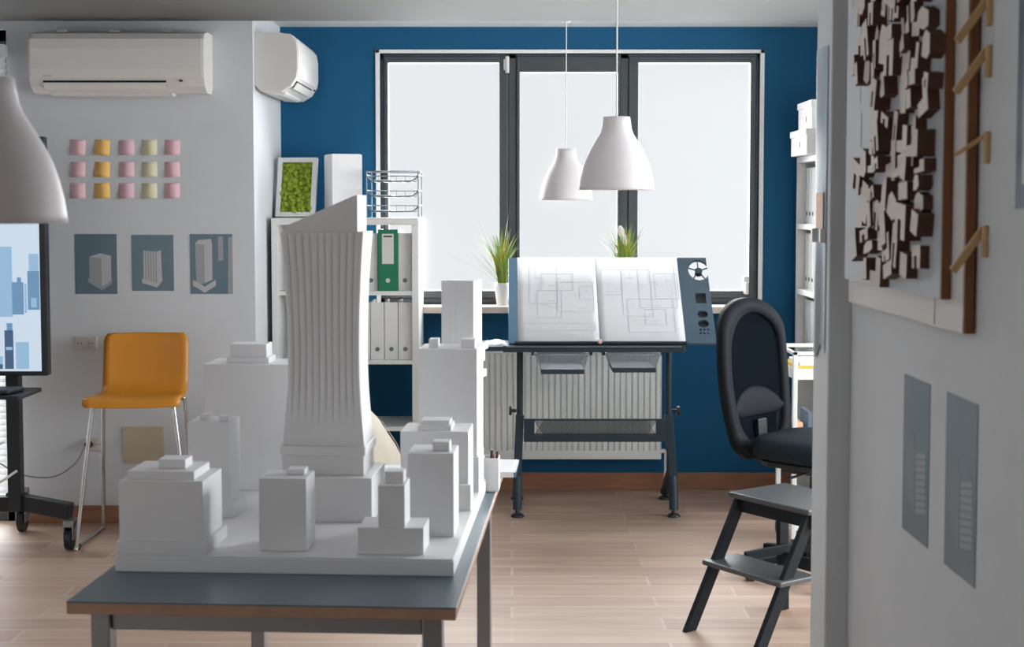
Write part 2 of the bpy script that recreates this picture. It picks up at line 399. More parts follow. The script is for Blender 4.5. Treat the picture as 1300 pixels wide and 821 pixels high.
# plug and cable
q = atY(115, 563, YF); t = thing('power_cable', 'grey power cable sagging from the lower wall socket', 'cable', (q.x, YF-.03, q.z))
obj('plug', MB().cyl((q.x, YF-.052, q.z), (q.x, YF-.0185, q.z), .017, 16), 'dark', t, .002, world=True)
pts = [(q.x, YF-.052, q.z), (q.x-.01, YF-.075, q.z-.01)]
for (u, v) in ((98, 585), (80, 600), (60, 606), (35, 604), (16, 598), (0, 588), (-20, 582)): pts.append(atY(u, v, YF-.09))
obj('cord', MB().tube(smoothpath(pts), .004, 8), 'cable', t, world=True)

# sticky notes
cols = [(99, 'pink'), (130, 'orange'), (161, 'rose'), (190, 'pale yellow'), (219, 'bright pink')]
M['pink'] = mat('pink_note', (.80,.53,.55), .8); M['orange_note'] = mat('orange_note', (.92,.56,.17), .8)
M['rose'] = mat('rose_note', (.76,.50,.56), .8); M['pale yellow'] = mat('yellow_note', (.72,.68,.48), .8); M['bright pink'] = mat('bright_pink_note', (.80,.52,.56), .8)
COLN = ['leftmost', 'second', 'middle', 'fourth', 'rightmost']; random.seed(3)
for ci, (u, cn) in enumerate(cols):
    for ri, v in enumerate((187, 215, 242)):
        p = atY(u, v, YF); h = .038; tl = R(random.uniform(-3, 3)); c = random.uniform(.006, .012)
        m = MB(); vs = []; fs = []; n = 6
        for k in range(n+1):
            z = h-2*h*k/n; y = -.0008-c*(k/n)**2
            for x in (-h, h): vs.append((x*math.cos(tl)-z*math.sin(tl), y, x*math.sin(tl)+z*math.cos(tl)))
        for k in range(n): i = 2*k; fs.append((i, i+2, i+3, i+1))
        m.add(vs, fs, True)
        o = obj('sticky_note', m, 'orange_note' if cn == 'orange' else cn, None); o.location = (p.x, YF, p.z)
        sm_ = o.modifiers.new('thickness', 'SOLIDIFY'); sm_.thickness = .0006
        tag(o, '%s sticky note, %s row, %s column, on the white wall' % (cn, ('top','middle','bottom')[ri], COLN[ci]), 'sticky note', 'sticky notes on the white wall')

def wall_print(name, label, group, P, polys, extra=None):
    """P(s,t,off) -> world point on the print; polys: (material, [(s,t)...]) with s,t in 0..1"""
    t = thing(name, label, 'print', P(.5, 0, 0), 0, group)
    def slab(poly, o0, o1):
        n = len(poly); vs = [P(a, b, o1) for a, b in poly]+[P(a, b, o0) for a, b in poly]
        return MB().add(vs, [list(range(n)), list(range(n, 2*n))[::-1]]+[(i, n+i, n+(i+1)%n, (i+1)%n) for i in range(n)])
    obj('sheet', slab([(0,0),(1,0),(1,1),(0,1)], 0, .0015), 'photo', t, world=True)
    k = 0
    for mt, poly in polys:
        obj('printed_building', slab(poly, .0015, .0019+.00005*k), mt, t, world=True); k += 1
    return t
def lw(x0, x1, v0, v1):
    a = atY(x0, v1, YF); b = atY(x1, v0, YF)
    return lambda s, t, o: Vector((a.x+(b.x-a.x)*s, YF-o, a.z+(b.z-a.z)*t))
G = 'building prints under the sticky notes'
wall_print('building_print', 'print of a plain white square tower, left of the three prints above the orange chair', G, lw(96, 148, 297, 373),
   [('photobld2', [(.31,.2),(.63,.06),(.87,.17),(.87,.25),(.63,.15),(.31,.27)]), ('photobld2', [(.34,.24),(.63,.12),(.63,.60),(.34,.62)]), ('photobld', [(.63,.12),(.86,.23),(.86,.64),(.63,.60)]), ('photobld', [(.34,.62),(.63,.60),(.86,.64),(.6,.68)])])
ws = [('photobld2', [(.27,.2),(.6,.1),(.6,.70),(.27,.72)]), ('photobld', [(.6,.1),(.72,.2),(.70,.73),(.6,.70)]), ('photobld', [(.24,.14),(.6,.06),(.73,.18),(.73,.24),(.6,.14),(.24,.22)])]
for k in range(5): ws.append(('photobld', [(.29+.062*k,.17-.018*k),(.315+.062*k,.165-.018*k),(.315+.062*k,.71),(.29+.062*k,.71)]))
wall_print('building_print', 'print of a white tower with vertical fins, middle of the three prints', G, lw(168, 220, 298, 369), ws)
wall_print('building_print', 'print of a tall twisted white tower, right of the three prints', G, lw(242, 295, 297, 373),
   [('photobld2', [(.14,.14),(.34,.18),(.34,.82),(.12,.84)]), ('photobld', [(.34,.18),(.52,.24),(.52,.80),(.34,.82)]), ('photobld', [(.12,.84),(.34,.82),(.52,.80),(.50,.92),(.2,.9)]),
    ('photobld', [(.06,.14),(.34,.02),(.60,.14),(.60,.24),(.34,.12),(.06,.24)]), ('photobld2', [(.66,.55),(.78,.56),(.78,.96),(.66,.96)]), ('photobld2', [(.88,.0),(1,.0),(1,.95),(.90,.95)])])

# air conditioners
def aircon(label, loc, rz, W=.83, H=.30, D=.2):
    t = thing('air_conditioner', label, 'air conditioner', loc, rz)
    # local: x along width, y=0 at wall, -y towards the room, z from 0 (bottom) to H
    prof = [(0,H),(-D*.55,H),(-D*.86,H*.955),(-D*.97,H*.86),(-D,H*.70),(-D,H*.38),(-D*.97,H*.24),(-D*.85,H*.10),(-D*.62,0),(-.03,0),(0,.03)]
    m = MB().prism(prof, 'x', -W/2, W/2); obj('body', m, 'plastic', t, .004)
    off = .0035; pf = [(y-off*(1 if y < -.02 else 0), z) for y, z in prof[2:7]]; pb = [(y+.006, z) for y, z in prof[2:7]][::-1]
    obj('front_panel', MB().prism(pf+pb, 'x', -W/2+.012, W/2-.012), 'plastic', t, .001)
    z0, yy = H*.10, -D*.85
    m = MB(); m.prism([(-D*.955,H*.185),(-D*.86,H*.075),(-D*.80,H*.09),(-D*.90,H*.2)], 'x', -W*.42, W*.28); obj('outlet_slot', m, 'darkslot', t)
    m = MB(); m.prism([(-D*.955-.002,H*.155),(-D*.845-.002,H*.055),(-D*.83,H*.065),(-D*.93,H*.16)], 'x', -W*.42, W*.28); obj('louvre', m, 'plastic', t, .001)
    m = MB().prism([(-D*.66,-.006),(-D*.60,-.014),(-D*.3,-.010),(-D*.28,.002),(-D*.66,.004)], 'x', -W*.40, W*.30); obj('under_flap', m, 'plastic', t, .002)
    obj('sensor', B(W*.36, W*.375, -D*.995, -D*.95, H*.17, H*.20), 'darkslot', t)
    obj('brand_mark', B(-W*.42, -W*.37, -D*1.0-.001, -D*.96, H*.255, H*.27), 'plastic_grey', t)
    m = MB()
    for k in range(3): m.box(-W*.35+k*W*.3, -W*.30+k*W*.3, -D*.75, -D*.5, H*.98, H+.006)
    obj('top_clip', m, 'plastic_grey', t)
    return t
a = atY(45, 119, YF-.1); b = atY(264, 41, YF-.1)
aircon('white split air conditioner on the wall above the sticky notes', ((a.x+b.x)/2, YF, a.z), 0, b.x-a.x, b.z-a.z)
a = atY(330, 112, 7.13); b = atY(330, 42, 7.13)
aircon('white split air conditioner seen end-on in the corner beside the blue wall', (XS, 7.50, a.z-.015), PI/2, .74, b.z-a.z+.02, .215)

# ------------------------------------------------------------ presentation screen on wheels
TY = 6.5
t = thing('presentation_screen', 'large black-framed screen showing blue city blocks, on a wheeled stand', 'screen', (-2.95, TY, 0))
tr = atY(55, 173, TY); brr = atY(51, 477, TY); x1 = tr.x; x0 = x1-1.9; z0, z1 = brr.z, tr.z; x1b = brr.x
obj('bezel', MB().box(x0, x1, TY, TY+.055, z0, z1), 'dark', t, .006, world=True)
sx1 = x1-.028; sz0, sz1 = z0+.022, z1-.028
dsp = obj('display', B(x0+.03, sx1, TY-.003, TY-.0005, sz0, sz1), 'scr_bg', t, world=True)
def scr(mt, u0, u1, v0, v1, k=0):
    a = atY(u0, v1, TY); b = atY(u1, v0, TY)
    obj('drawn_building', B(a.x, min(b.x, sx1-.001), TY-.0046-.0004*k, TY-.0032, a.z, b.z), mt, dsp, world=True)
scr('scr_light', -120, -60, 330, 400); scr('scr_mid', -55, -25, 300, 400); scr('scr_light', -20, 15, 313, 402)
scr('scr_mid', 16, 30, 358, 399); scr('scr_mid', 22, 27, 352, 358); scr('scr_light', 32, 34, 360, 397); scr('scr_mid', 36, 50, 344, 393, 1); scr('scr_light', 37, 49, 322, 344); scr('scr_light', 40, 47, 378, 390, 2)
scr('scr_dark', 7, 17, 419, 468, 1); scr('scr_mid', 9, 16, 410, 419); scr('scr_light', 8, 16, 440, 444, 3); scr('scr_light', 21, 37, 434, 468); scr('scr_light', -60, 4, 452, 468); scr('scr_dark', -8, 4, 462, 468, 1); scr('scr_mid', -90, -65, 420, 468)
sx = atY(19, 500, TY+.1).x
for k_ in (sx, sx-1.1):
    obj('stand_post', B(k_-.03, k_+.03, TY+.06, TY+.12, .17, 1.6), 'dark', t, .004, world=True)
obj('stand_crossbar', B(sx-1.07, sx-.03, TY+.07, TY+.11, 1.15, 1.22), 'dark', t, .004, world=True)
sh = atY(47, 497, TY-.1)
m = MB().prism(rounded(1.0, .30, .03, 4, sh.x-.5, TY-.16), 'z', sh.z-.008, sh.z+.008); obj('shelf', m, 'dark', t, .002, world=True)
m = MB().prism([(sh.x-.40,TY-.28),(sh.x-.07,TY-.28),(sh.x-.04,TY-.14),(sh.x-.40,TY-.14)], 'z', sh.z+.0085, sh.z+.03); obj('keyboard', m, 'dark', t, .008, world=True)
obj('base_beam', MB().beam((sx-1.1, TY+.1, .2), (sx+.02, TY+.1, .2), .05, .07), 'dark', t, .004, world=True)
for (ax, ay, bx, by) in ((sx-.05, TY+.12, -2.06, 6.55), (sx+.02, TY+.1, sx-.08, 6.92), (sx-1.05, TY+.1, sx-1.4, 6.3), (sx-1.05, TY+.1, sx-1.3, 6.9)):
    leg = obj('base_leg', MB().beam((ax, ay, .215), (bx, by, .175), .055, .075), 'dark', t, .006, world=True)
    m = MB().cyl((bx-.012, by-.03, .052), (bx+.016, by-.03, .052), .05, 28)
    cs = obj('caster', m, 'dark', leg, .006, world=True)
    m = MB().box(bx-.022, bx-.016, by-.06, by+.01, .05, .125).box(bx+.020, bx+.026, by-.06, by+.01, .05, .125).box(bx-.022, bx+.026, by-.055, by+.02, .108, .14)
    obj('caster_fork', m, 'steel', leg, .003, world=True)
# white cable tie loop near stand is part of the screen
obj('power_lead', MB().tube(smoothpath([(sx-.04,TY+.05,.5),(sx-.3,TY+.0,.33),(sx-.1,TY,.30),(sx+.03,TY+.02,.37)]), .006, 8), 'plastic', t, world=True)

# ------------------------------------------------------------ orange counter chair
t = thing('counter_chair', 'orange plastic counter chair on a chrome sled frame', 'chair', (-1.76, 6.78, 0))
cx = -1.76; hw = .215
# shell profile (y,z): front lip -> seat -> back top
prof = smoothpath([(0,6.505,.665),(0,6.515,.70),(0,6.56,.708),(0,6.70,.695),(0,6.83,.695),(0,6.90,.72),(0,6.935,.78),(0,6.955,.86),(0,6.975,.975)], 5)
th_ = .011; vs = []; fs = []; NW = 12
n = len(prof)
def wd(k):
    f = k/(n-1)
    return .222 if f < .25 else .222-(.222-.203)*min(1,(f-.25)/.3)
for side in (0, 1):
    for k, p in enumerate(prof):
        d = (prof[min(k+1,n-1)]-prof[max(k-1,0)]).normalized(); nn = Vector((0, -d.z, d.y))
        for i in range(NW+1):
            s_ = 2*i/NW-1; w_ = wd(k)
            f = k/(n-1)
            rz_ = 0
            if k >= n-3: w_ -= (.0, .006, .02)[k-(n-3)]
            if k <= 1: w_ -= (.012, .004)[k]
            cur = .030*s_*s_*(f > .55)*min(1, (f-.55)/.2)      # backrest wraps forward at the sides
            q = Vector((cx+s_*w_, p.y-cur, p.z+.006*s_*s_*(f < .5))) + nn*(0 if side == 0 else -th_)
            vs.append(q)
W1 = NW+1; off = n*W1
for k in range(n-1):
    for i in range(NW):
        a_ = k*W1+i; fs.append((a_, a_+1, a_+W1+1, a_+W1)); fs.append((off+a_, off+a_+W1, off+a_+W1+1, off+a_+1))
for k in range(n-1):
    a_ = k*W1; fs.append((a_, a_+W1, off+a_+W1, off+a_)); a_ += NW; fs.append((a_, off+a_, off+a_+W1, a_+W1))
for i in range(NW):
    fs.append((i, off+i, off+i+1, i+1)); a_ = (n-1)*W1+i; fs.append((a_, a_+1, off+a_+1, off+a_))
obj('seat_shell', MB().add(vs, fs, True), 'orange', t, world=True)
for s_ in (-1, 1):
    X = cx+s_*.205; Xt = cx+s_*.185
    path = smoothpath([(Xt-s_*.06, 6.57, .668), (Xt-s_*.015, 6.565, .668), (Xt, 6.562, .655), (Xt+s_*.006, 6.56, .62), (X+s_*.055, 6.53, .04), (X+s_*.057, 6.53, .016), (X+s_*.056, 6.56, .012), (X+s_*.02, 6.93, .012), (X+s_*.018, 6.955, .018), (X+s_*.016, 6.95, .05), (Xt+s_*.01, 6.86, .62), (Xt, 6.85, .662), (Xt-s_*.015, 6.84, .672), (Xt-s_*.06, 6.84, .674)], 5)
    fr = obj('leg_frame', MB().tube(path, .0095, 12), 'chrome', t, world=True)
    obj('floor_glide', MB().cyl((X+s_*.057, 6.55, .003), (X+s_*.057, 6.575, .014), .013, 12), 'dark', fr, world=True)
obj('under_frame', MB().cyl((cx-.13, 6.57, .668), (cx+.13, 6.57, .668), .009).cyl((cx-.13, 6.84, .674), (cx+.13, 6.84, .674), .009), 'chrome', t, world=True)

t.location = (-1.78, 6.765, 0); t.rotation_euler = (0, 0, R(5))

# ------------------------------------------------------------ left bookcase with binders, tray, moss
SY0, SY1 = 7.41, 7.80; SX0, SX1 = -1.258, -.488
zs = [1.515, 1.140, .777, .424, .045]
t = thing('bookcase', 'white open cube bookcase against the blue wall left of the window', 'bookcase', ((SX0+SX1)/2, (SY0+SY1)/2, 0))
T = .036
for x in (SX0, SX1-T): obj('side_panel', B(x, x+T, SY0, SY1, 0, zs[0]-.018), 'white', t, .002, world=True)
obj('top_panel', B(SX0, SX1, SY0, SY1, zs[0]-.018, zs[0]+.018), 'white', t, .002, world=True)
obj('divider', B((SX0+SX1)/2-.009, (SX0+SX1)/2+.009, SY0+.002, SY1-.002, zs[4]+.018, zs[0]-.018), 'white', t, .001, world=True)
for z in zs[1:]:
    for xa, xb in ((SX0+T, (SX0+SX1)/2-.009), ((SX0+SX1)/2+.009, SX1-T)):
        obj('shelf_board', B(xa, xb, SY0+.002, SY1-.002, z-.011, z+.011), 'white', t, .001, world=True)
def binder(label, cat, mt, loc, rz, W, H, Dp, lab, group):
    t = thing('ring_binder', label, cat, loc, rz, group)
    # spine at y=0 facing -y
    m = MB().box(-W/2, W/2, 0, .004, 0, H).box(-W/2, -W/2+.003, .004, Dp, 0, H).box(W/2-.003, W/2, .004, Dp, 0, H)
    obj('cover', m, mt, t, .001)
    obj('papers', B(-W/2+.006, W/2-.006, .012, Dp-.015, .006, H-.018), 'bookpaper', t)
    n = 24; m = MB().lathe([(.0115, 0), (.0115, .003), (.008, .003), (.008, 0)], n, closed=True); m.T = Matrix.Identity(4)
    m.v = [Vector((v.x, -v.z, v.y+.055)) for v in m.v]
    rg = obj('finger_ring', m, 'label' if lab else 'ring', t)
    m = MB().cyl((0, -.0008, .055), (0, .0002, .055), .008, 16); obj('ring_opening', m, 'label' if lab else 'ring', rg)
    if lab:
        lb = obj('spine_label', B(-W*.30, W*.30, -.0012, 0, H*.44, H*.93), 'label', t)
        obj('label_print', B(-W*.22, W*.22, -.002, -.0013, H*.875, H*.90), 'dark', lb)
    return t
gr = 'white binders in the left bookcase'
xr = SX1-T
b0 = binder('white ring binder right of the green binder, upper row', 'binder', 'binder', (xr-.038, SY0+.03, zs[1]+.0115), 0, .070, .302, .27, False, gr)
binder('green ring binder with a grey spine label', 'binder', 'green', (xr-.126, SY0+.012, zs[1]+.0115), 0, .102, .322, .28, True, None)
dup(b0, (xr-.216, SY0+.03, zs[1]+.0115), label='white ring binder directly left of the green binder', group=gr)
dup(b0, (xr-.290, SY0+.03, zs[1]+.0115), label='white ring binder in the upper row mostly behind the fluted tower', group=gr)
for k in range(4):
    dup(b0, (xr-.038-.0735*k, SY0+.03, zs[2]+.0115), label='white ring binder in the row below the green binder, %s from the right side panel' % ORD[k], group=gr)

# moss picture on bookcase
pa, pb, pc, pd = atY(357, 276, 7.55), atY(411, 277, 7.50), atY(405, 198, 7.62), atY(356, 197, 7.66)
zt = zs[0]+.0185
t = thing('moss_picture', 'green moss picture in a white frame leaning on the left bookcase', 'picture', (-1.16, 7.58, zt), R(-6))
HH = .325; WW = .215; tl = Matrix.Rotation(R(-13), 4, 'X')
def tilt(m): 
    m.v = [tl @ v + Vector((0, 0, .0065)) for v in m.v]; return m
m = MB(); e = .026
m.box(-WW/2, -WW/2+e, 0, .028, 0, HH).box(WW/2-e, WW/2, 0, .028, 0, HH).box(-WW/2+e, WW/2-e, 0, .028, 0, e).box(-WW/2+e, WW/2-e, 0, .028, HH-e, HH).box(-WW/2+.002, WW/2-.002, .02, .026, .002, HH-.002)
obj('frame', tilt(m), 'trim', t, .002)
random.seed(5)
def mossmesh(w, h, d, n):
    m = MB()
    for k in range(n):
        r = random.uniform(.007, .016)
        m.blob((random.uniform(-w/2+.004, w/2-.004), -random.uniform(0, 1.0)*d+.006, random.uniform(.006, h-.006)), r, r*.8, r, 6, 4)
    return m
m = mossmesh(WW-2*e, HH-2*e, .02, 300); m.v = [v+Vector((0, .012, e)) for v in m.v]; m.box(-WW/2+e, WW/2-e, .014, .019, e, HH-e)
mo = obj('moss', tilt(m), 'moss', t)
m = MB().prism([(.03,0),(.11,0),(.06,.16)], 'x', -WW/2-.004, -WW/2+.01); obj('easel_foot', m, 'brownwood', t, .001)
# white card tower model on the bookcase
t = thing('card_tower_model', 'plain white square card tower on top of the left bookcase', 'model building', (-.905, 7.62, zt), R(22))
obj('shaft', B(-.082, .082, -.082, .082, .012, .335), 'model', t, .001)
obj('plinth', B(-.088, .088, -.088, .088, 0, .012), 'model', t, .001)
obj('roof_deck', B(-.076, .076, -.076, .076, .335, .338), 'model', t)
# letter tray
t = thing('letter_tray', 'three-tier clear wire letter tray on top of the left bookcase', 'letter tray', (-.625, 7.6, zt))
LX0, LX1, LY0, LY1 = -.765, -.485, 7.47, 7.74; LX1 = -.492
for x in (LX0, LX1):
    for y in (LY0, LY1): obj('upright', MB().cyl((x, y, zt), (x, y, zt+.245), .0032, 8), 'clearwire', t, world=True)
for k in range(3):
    z = zt+.03+k*.08
    m = MB()
    rim = [(LX0, LY0, z+.035), (LX0+.02, LY0, z+.01), (LX0+.06, LY0, z+.004), (LX1-.06, LY0, z+.004), (LX1-.02, LY0, z+.012), (LX1, LY0, z+.035)]
    m.tube(smoothpath(rim, 4), .0035, 8); m.tube([(LX0, LY0, z+.035), (LX0, LY1, z+.035), (LX1, LY1, z+.035), (LX1, LY0, z+.035)], .0032, 8)
    for q in range(5):
        x = LX0+.04+q*(LX1-LX0-.08)/4; m.tube([(x, LY0, z+.008), (x, LY0+.02, z), (x, LY1-.01, z), (x, LY1, z+.035)], .0012, 6)
    for q in range(2):
        y = LY0+.09+q*.09; m.tube([(LX0, y, z+.035), (LX0+.025, y, z+.001), (LX1-.025, y, z+.001), (LX1, y, z+.035)], .0016, 6)
    obj('tray', m, 'clearwire', t, world=True)
    if k < 3:
        m = MB().box(LX0+.04, LX0+.13, LY0+.02, LY1-.03, z+.0035, z+.011); obj('paper_pad', m, 'bookpaper', t, world=True)
m = MB().tube([(LX0, LY0, zt+.245), (LX1, LY0, zt+.245), (LX1, LY1, zt+.245), (LX0, LY1, zt+.245), (LX0, LY0, zt+.245)], .0032, 8); obj('top_rim', m, 'clearwire', t, world=True)

# bean bag
t = thing('bean_bag', 'cream fabric bean bag behind the table, below the left bookcase', 'bean bag', (-.90, 6.74, 0))
rings = []
pr = [(.30,.0),(.40,.06),(.43,.18),(.40,.32),(.345,.46),(.28,.56),(.20,.64),(.12,.69),(.04,.71)]
for k, (r, z) in enumerate(pr):
    ring = []
    for i in range(40):
        a = 2*PI*i/40; f = 1+.03*math.sin(3*a+k)+.02*math.sin(7*a+k*.7)
        ring.append((r*f*math.cos(a)-.12*(z/.6)**2*0, r*f*math.sin(a)*.85, z))
    rings.append(ring)
obj('cushion', MB().loft(rings), 'bean', t)
m = MB()
for a in (0, PI*2/3, PI*4/3):
    m.tube([(r*1.01*math.cos(a), r*.86*math.sin(a), z) for r, z in pr], .0015, 6)
obj('seam', m, 'bean', t)

# ------------------------------------------------------------ radiator
t = thing('radiator', 'white ribbed panel radiator on the blue wall behind the drafting table', 'radiator', (.22, YB-.06, .19))
rx0, rx1 = -.36, .825; ra, rb_ = YB-.115, YB-.035
zt_, zb_ = atY(650, 446, ra).z, atY(650, 583, ra).z
vs = []; pts = []; n = 36; pitch = (rx1-rx0)/n
for k in range(n):
    x = rx0+k*pitch
    pts += [(x, ra+.010), (x+pitch*.18, ra+.010), (x+pitch*.30, ra), (x+pitch*.88, ra)]
pts += [(rx1, ra+.010), (rx1, ra+.018), (rx0, ra+.018)]
m = MB().prism(pts, 'z', zb_+.05, zt_-.015); obj('front_panel', m, 'radiator', t, world=True)
m = MB().box(rx0, rx1, ra-.002, ra+.02, zb_, zb_+.05).box(rx0, rx1, ra-.002, ra+.02, zt_-.015, zt_); obj('edge_rail', m, 'radiator', t, .004, world=True)
obj('back_panel', B(rx0, rx1, rb_-.02, rb_, zb_, zt_-.005), 'radiator', t, .003, world=True)
m = MB()
for k in range(60): x = rx0+.01+k*(rx1-rx0-.02)/59; m.box(x-.004, x+.004, ra+.021, rb_-.021, zt_-.008, zt_-.003)
obj('top_grille', m, 'radiator', t, world=True)
for x in (rx0-.004, rx1): obj('side_cover', B(x, x+.004, ra+.002, rb_, zb_, zt_), 'radiator', t, .001, world=True)
m = MB().cyl((rx1+.004, ra+.04, zb_+.04), (rx1+.03, ra+.04, zb_+.04), .012, 14).cyl((rx1+.03, ra+.04, zb_+.04), (rx1+.03, ra+.04, .0), .007, 10); obj('valve', m, 'plastic', t, world=True)
for x in (rx0+.15, rx1-.15): obj('wall_bracket', B(x-.01, x+.01, rb_, YB, zb_+.1, zt_-.1), 'radiator', t, world=True)

# ------------------------------------------------------------ plants on the sill
def blade(m, base, az, L, lean, wid, droop):
    n = 8; vs = []; fs = []; d = Vector((math.cos(az), math.sin(az), 0)); s_ = Vector((-d.y, d.x, 0))
    for k in range(n+1):
        f = k/n; p = Vector(base)+d*(L*(lean*f+droop*f*f))+Vector((0, 0, L*(f-droop*.7*f*f*f)))
        w_ = wid*(1-f**2.2)*(.55+.45*min(1, f*4))+.0004
        vs += [p-s_*w_, p+s_*w_]
    for k in range(n): i = 2*k; fs.append((i, i+1, i+3, i+2))
    m.add(vs, fs, True)
def plant(name, label, cx, cy, z, pr, ph, leaves, twigs, flowers, seed):
    random.seed(seed); t = thing(name, label, 'plant', (cx, cy, z))
    m = MB().lathe([(pr*.72, 0), (pr*.95, ph*.7), (pr, ph), (pr*.9, ph), (pr*.85, ph*.88), (0, ph*.86)], 28); obj('pot', m, 'pot', t)
    m = MB()
    for k in range(leaves):
        m.m = 1 if random.random() < .25 else 0
        a = random.uniform(0, 2*PI); r = random.uniform(0, pr*.5)
        blade(m, (r*math.cos(a), r*math.sin(a)*.7, ph*.8), random.uniform(0, 2*PI), random.uniform(.16, .36), random.uniform(.02, .15), random.uniform(.004, .008), random.uniform(.0, .4))
    for (az, L, lean, wd_, dr_) in (((0.0, .36, .12, .006, .35), (.3, .42, .05, .006, .25), (.2, .47, .0, .005, .1)) if twigs else ()):
        m.m = 1; blade(m, (.0, 0, ph*.8), az, L, lean, wd_, dr_)
    o = obj('foliage', m, ['leaf', 'leafy'], t)
    if twigs:
        m = MB()
        for k in range(13):
            a = random.uniform(2.2, 4.1); L = random.uniform(.14, .36)
            p = [Vector((0, 0, ph*.8))+Vector((math.cos(a)*L*f*(.35+.6*k/13), math.sin(a)*L*f*.3, L*(1.15-.05*k)*f**.75)) for f in (0, .3, .6, 1)]
            m.tube(smoothpath(p, 3), .0008, 5)
        obj('twigs', m, 'twig', t)
    for (dx, dz, an) in flowers:
        m = MB()
        for q in range(6):
            a = 2*PI*q/6; vs = []
            for f, rr, wv in ((0, .004, .004), (.3, .015, .012), (.65, .016, .013), (1, .007, .002)):
                p = Vector((rr*math.cos(a), rr*math.sin(a), .075*f)); s_ = Vector((-math.sin(a), math.cos(a), 0))*wv; vs += [p-s_, p+s_]
            m.add(vs, [(0,1,3,2),(2,3,5,4),(4,5,7,6)], True)
        rot = Matrix.Rotation(R(an), 4, 'Y'); m.v = [rot @ v + Vector((dx, -.02, dz)) for v in m.v]
        fl = obj('flower', m, 'petal', t); obj('flower_stem', MB().tube(smoothpath([(0, 0, ph*.8), (dx*.3, -.01, dz*.6), (dx, -.02, dz)], 5), .0022, 6), 'leaf', fl)
    return t
plant('grass_plant', 'spiky green grass plant in a white pot on the sill, left of the drafting board', -.055, 7.84, 1.046, .042, .125, 95, True, [], 11)
plant('potted_tulip', 'green plant with pale tulips behind the top edge of the drafting board', .625, 7.84, 1.046, .055, .15, 130, False, [(-.015, .37, -12), (.005, .33, -16)], 12)

# ------------------------------------------------------------ drafting table
t = thing('drafting_table', 'dark steel drafting table with its glass top tilted up', 'drafting table', (.42, 7.4, 0))
Y0, Z0, Y1, Z1 = 7.05, .912, 7.48, 1.322
sl = Vector((0, Y1-Y0, Z1-Z0)); Ln = sl.length; ud = sl.normalized(); nd = Vector((0, -ud.z, ud.y))   # nd faces the viewer
def bp(u_, s_, o_=0): return Vector((u_, Y0, Z0))+ud*(s_*Ln)+nd*o_      # s 0..1 up the slope
bx0 = -.018; bx1 = 1.02
def bslab(x0, x1, s0, s1, o0, o1): 
    return MB().hexa([bp(x0,s0,o0), bp(x1,s0,o0), bp(x1,s1,o0), bp(x0,s1,o0), bp(x0,s0,o1), bp(x1,s0,o1), bp(x1,s1,o1), bp(x0,s1,o1)])
top = obj('tilting_top', bslab(bx0+.02, .875, 0, 1, -.010, 0), 'bluestrip', t, .002, world=True)
obj('glass_edge_strip', bslab(bx0, bx0+.045, -.005, 1.0, -.012, .002), 'bluestrip', top, .002, world=True)
# side organiser panel with real cut-outs (grid of cells)
def cutpanel(x0, x1, holes, o0, o1, nx=64, ns=150):
    m = MB(); 
    def inside(x, s):
        for kind, hx, hs, a, b in holes:
            dx = x-hx; ds = (s-hs)*Ln
            if kind == 'c' and (dx/a)**2+(ds/b)**2 < 1: return True
            if kind == 'r' and abs(dx) < a and abs(ds) < b: return True
        return False
    g = [[not inside(x0+(x1-x0)*(i+.5)/nx, (j+.5)/ns) for j in range(ns)] for i in range(nx)]
    vid = {}
    def V(i, j, o):
        k = (i, j, o)
        if k not in vid: vid[k] = len(m.v); m.v.append(bp(x0+(x1-x0)*i/nx, j/ns, o1 if o else o0))
        return vid[k]
    def face(*q): m.f.append(list(q)); m.mi.append(0); m.sm.append(False)
    for i in range(nx):
        for j in range(ns):
            if not g[i][j]: continue
            face(V(i,j,1), V(i+1,j,1), V(i+1,j+1,1), V(i,j+1,1)); face(V(i,j,0), V(i,j+1,0), V(i+1,j+1,0), V(i+1,j,0))
            for di, dj, a, b in ((-1,0,(i,j+1),(i,j)),(1,0,(i+1,j),(i+1,j+1)),(0,-1,(i,j),(i+1,j)),(0,1,(i+1,j+1),(i,j+1))):
                ii, jj = i+di, j+dj
                if not (0 <= ii < nx and 0 <= jj < ns) or not g[ii][jj]: face(V(*a,1), V(*a,0), V(*b,0), V(*b,1))
    return m
px0, px1 = .873, 1.022
def hole(u, v, kind, a, b):
    # point on the slope plane seen at pixel (u,v)
    d = Vector(ray(u, v)); o = Vector((0, 0, EYE)); tt = (Vector((0, Y0, Z0))-o).dot(nd)/d.dot(nd); p = o+d*tt
    return (kind, p.x, (p-Vector((0, Y0, Z0))).dot(ud)/Ln, a, b)
holes = [hole(886.5, 343, 'c', .053, .072), hole(889.5, 378.5, 'r', .027, .036), hole(892, 399, 'c', .026, .025), hole(893, 411, 'c', .027, .025)]
for i in range(3):
    for j in range(2): holes.append(hole(889.5+4.6*i, 419+4.4*j, 'r', .0045, .006))
pn = obj('organiser_panel', cutpanel(px0, px1, holes, -.012, .002), 'panelglass', t, world=True)
h = holes[0]; m = MB(); cxp, csp = h[1], h[2]
for k in range(5):
    a = R(-90+72*k+36); m.beam(bp(cxp, csp, -.006), bp(cxp+.052*math.cos(a), csp+.07*math.sin(a)/Ln, -.006), .006, .004, nd)
obj('tool_holder', m, 'gunmetal', pn, world=True)
obj('tool_cup', MB().cyl(bp(cxp, csp-.012, -.02), bp(cxp, csp-.012, .006), .02, 18), 'gunmetal', pn, world=True)
h = holes[1]
obj('square_cup', bslab(h[1]-.03, h[1]+.03, h[2]-.04/Ln, h[2]+.04/Ln, -.06, -.0125), 'dark', pn, world=True)
for h in holes[2:4]: obj('round_cup', MB().cyl(bp(h[1], h[2], -.075), bp(h[1], h[2], -.0125), .03, 22), 'dark', pn, world=True)
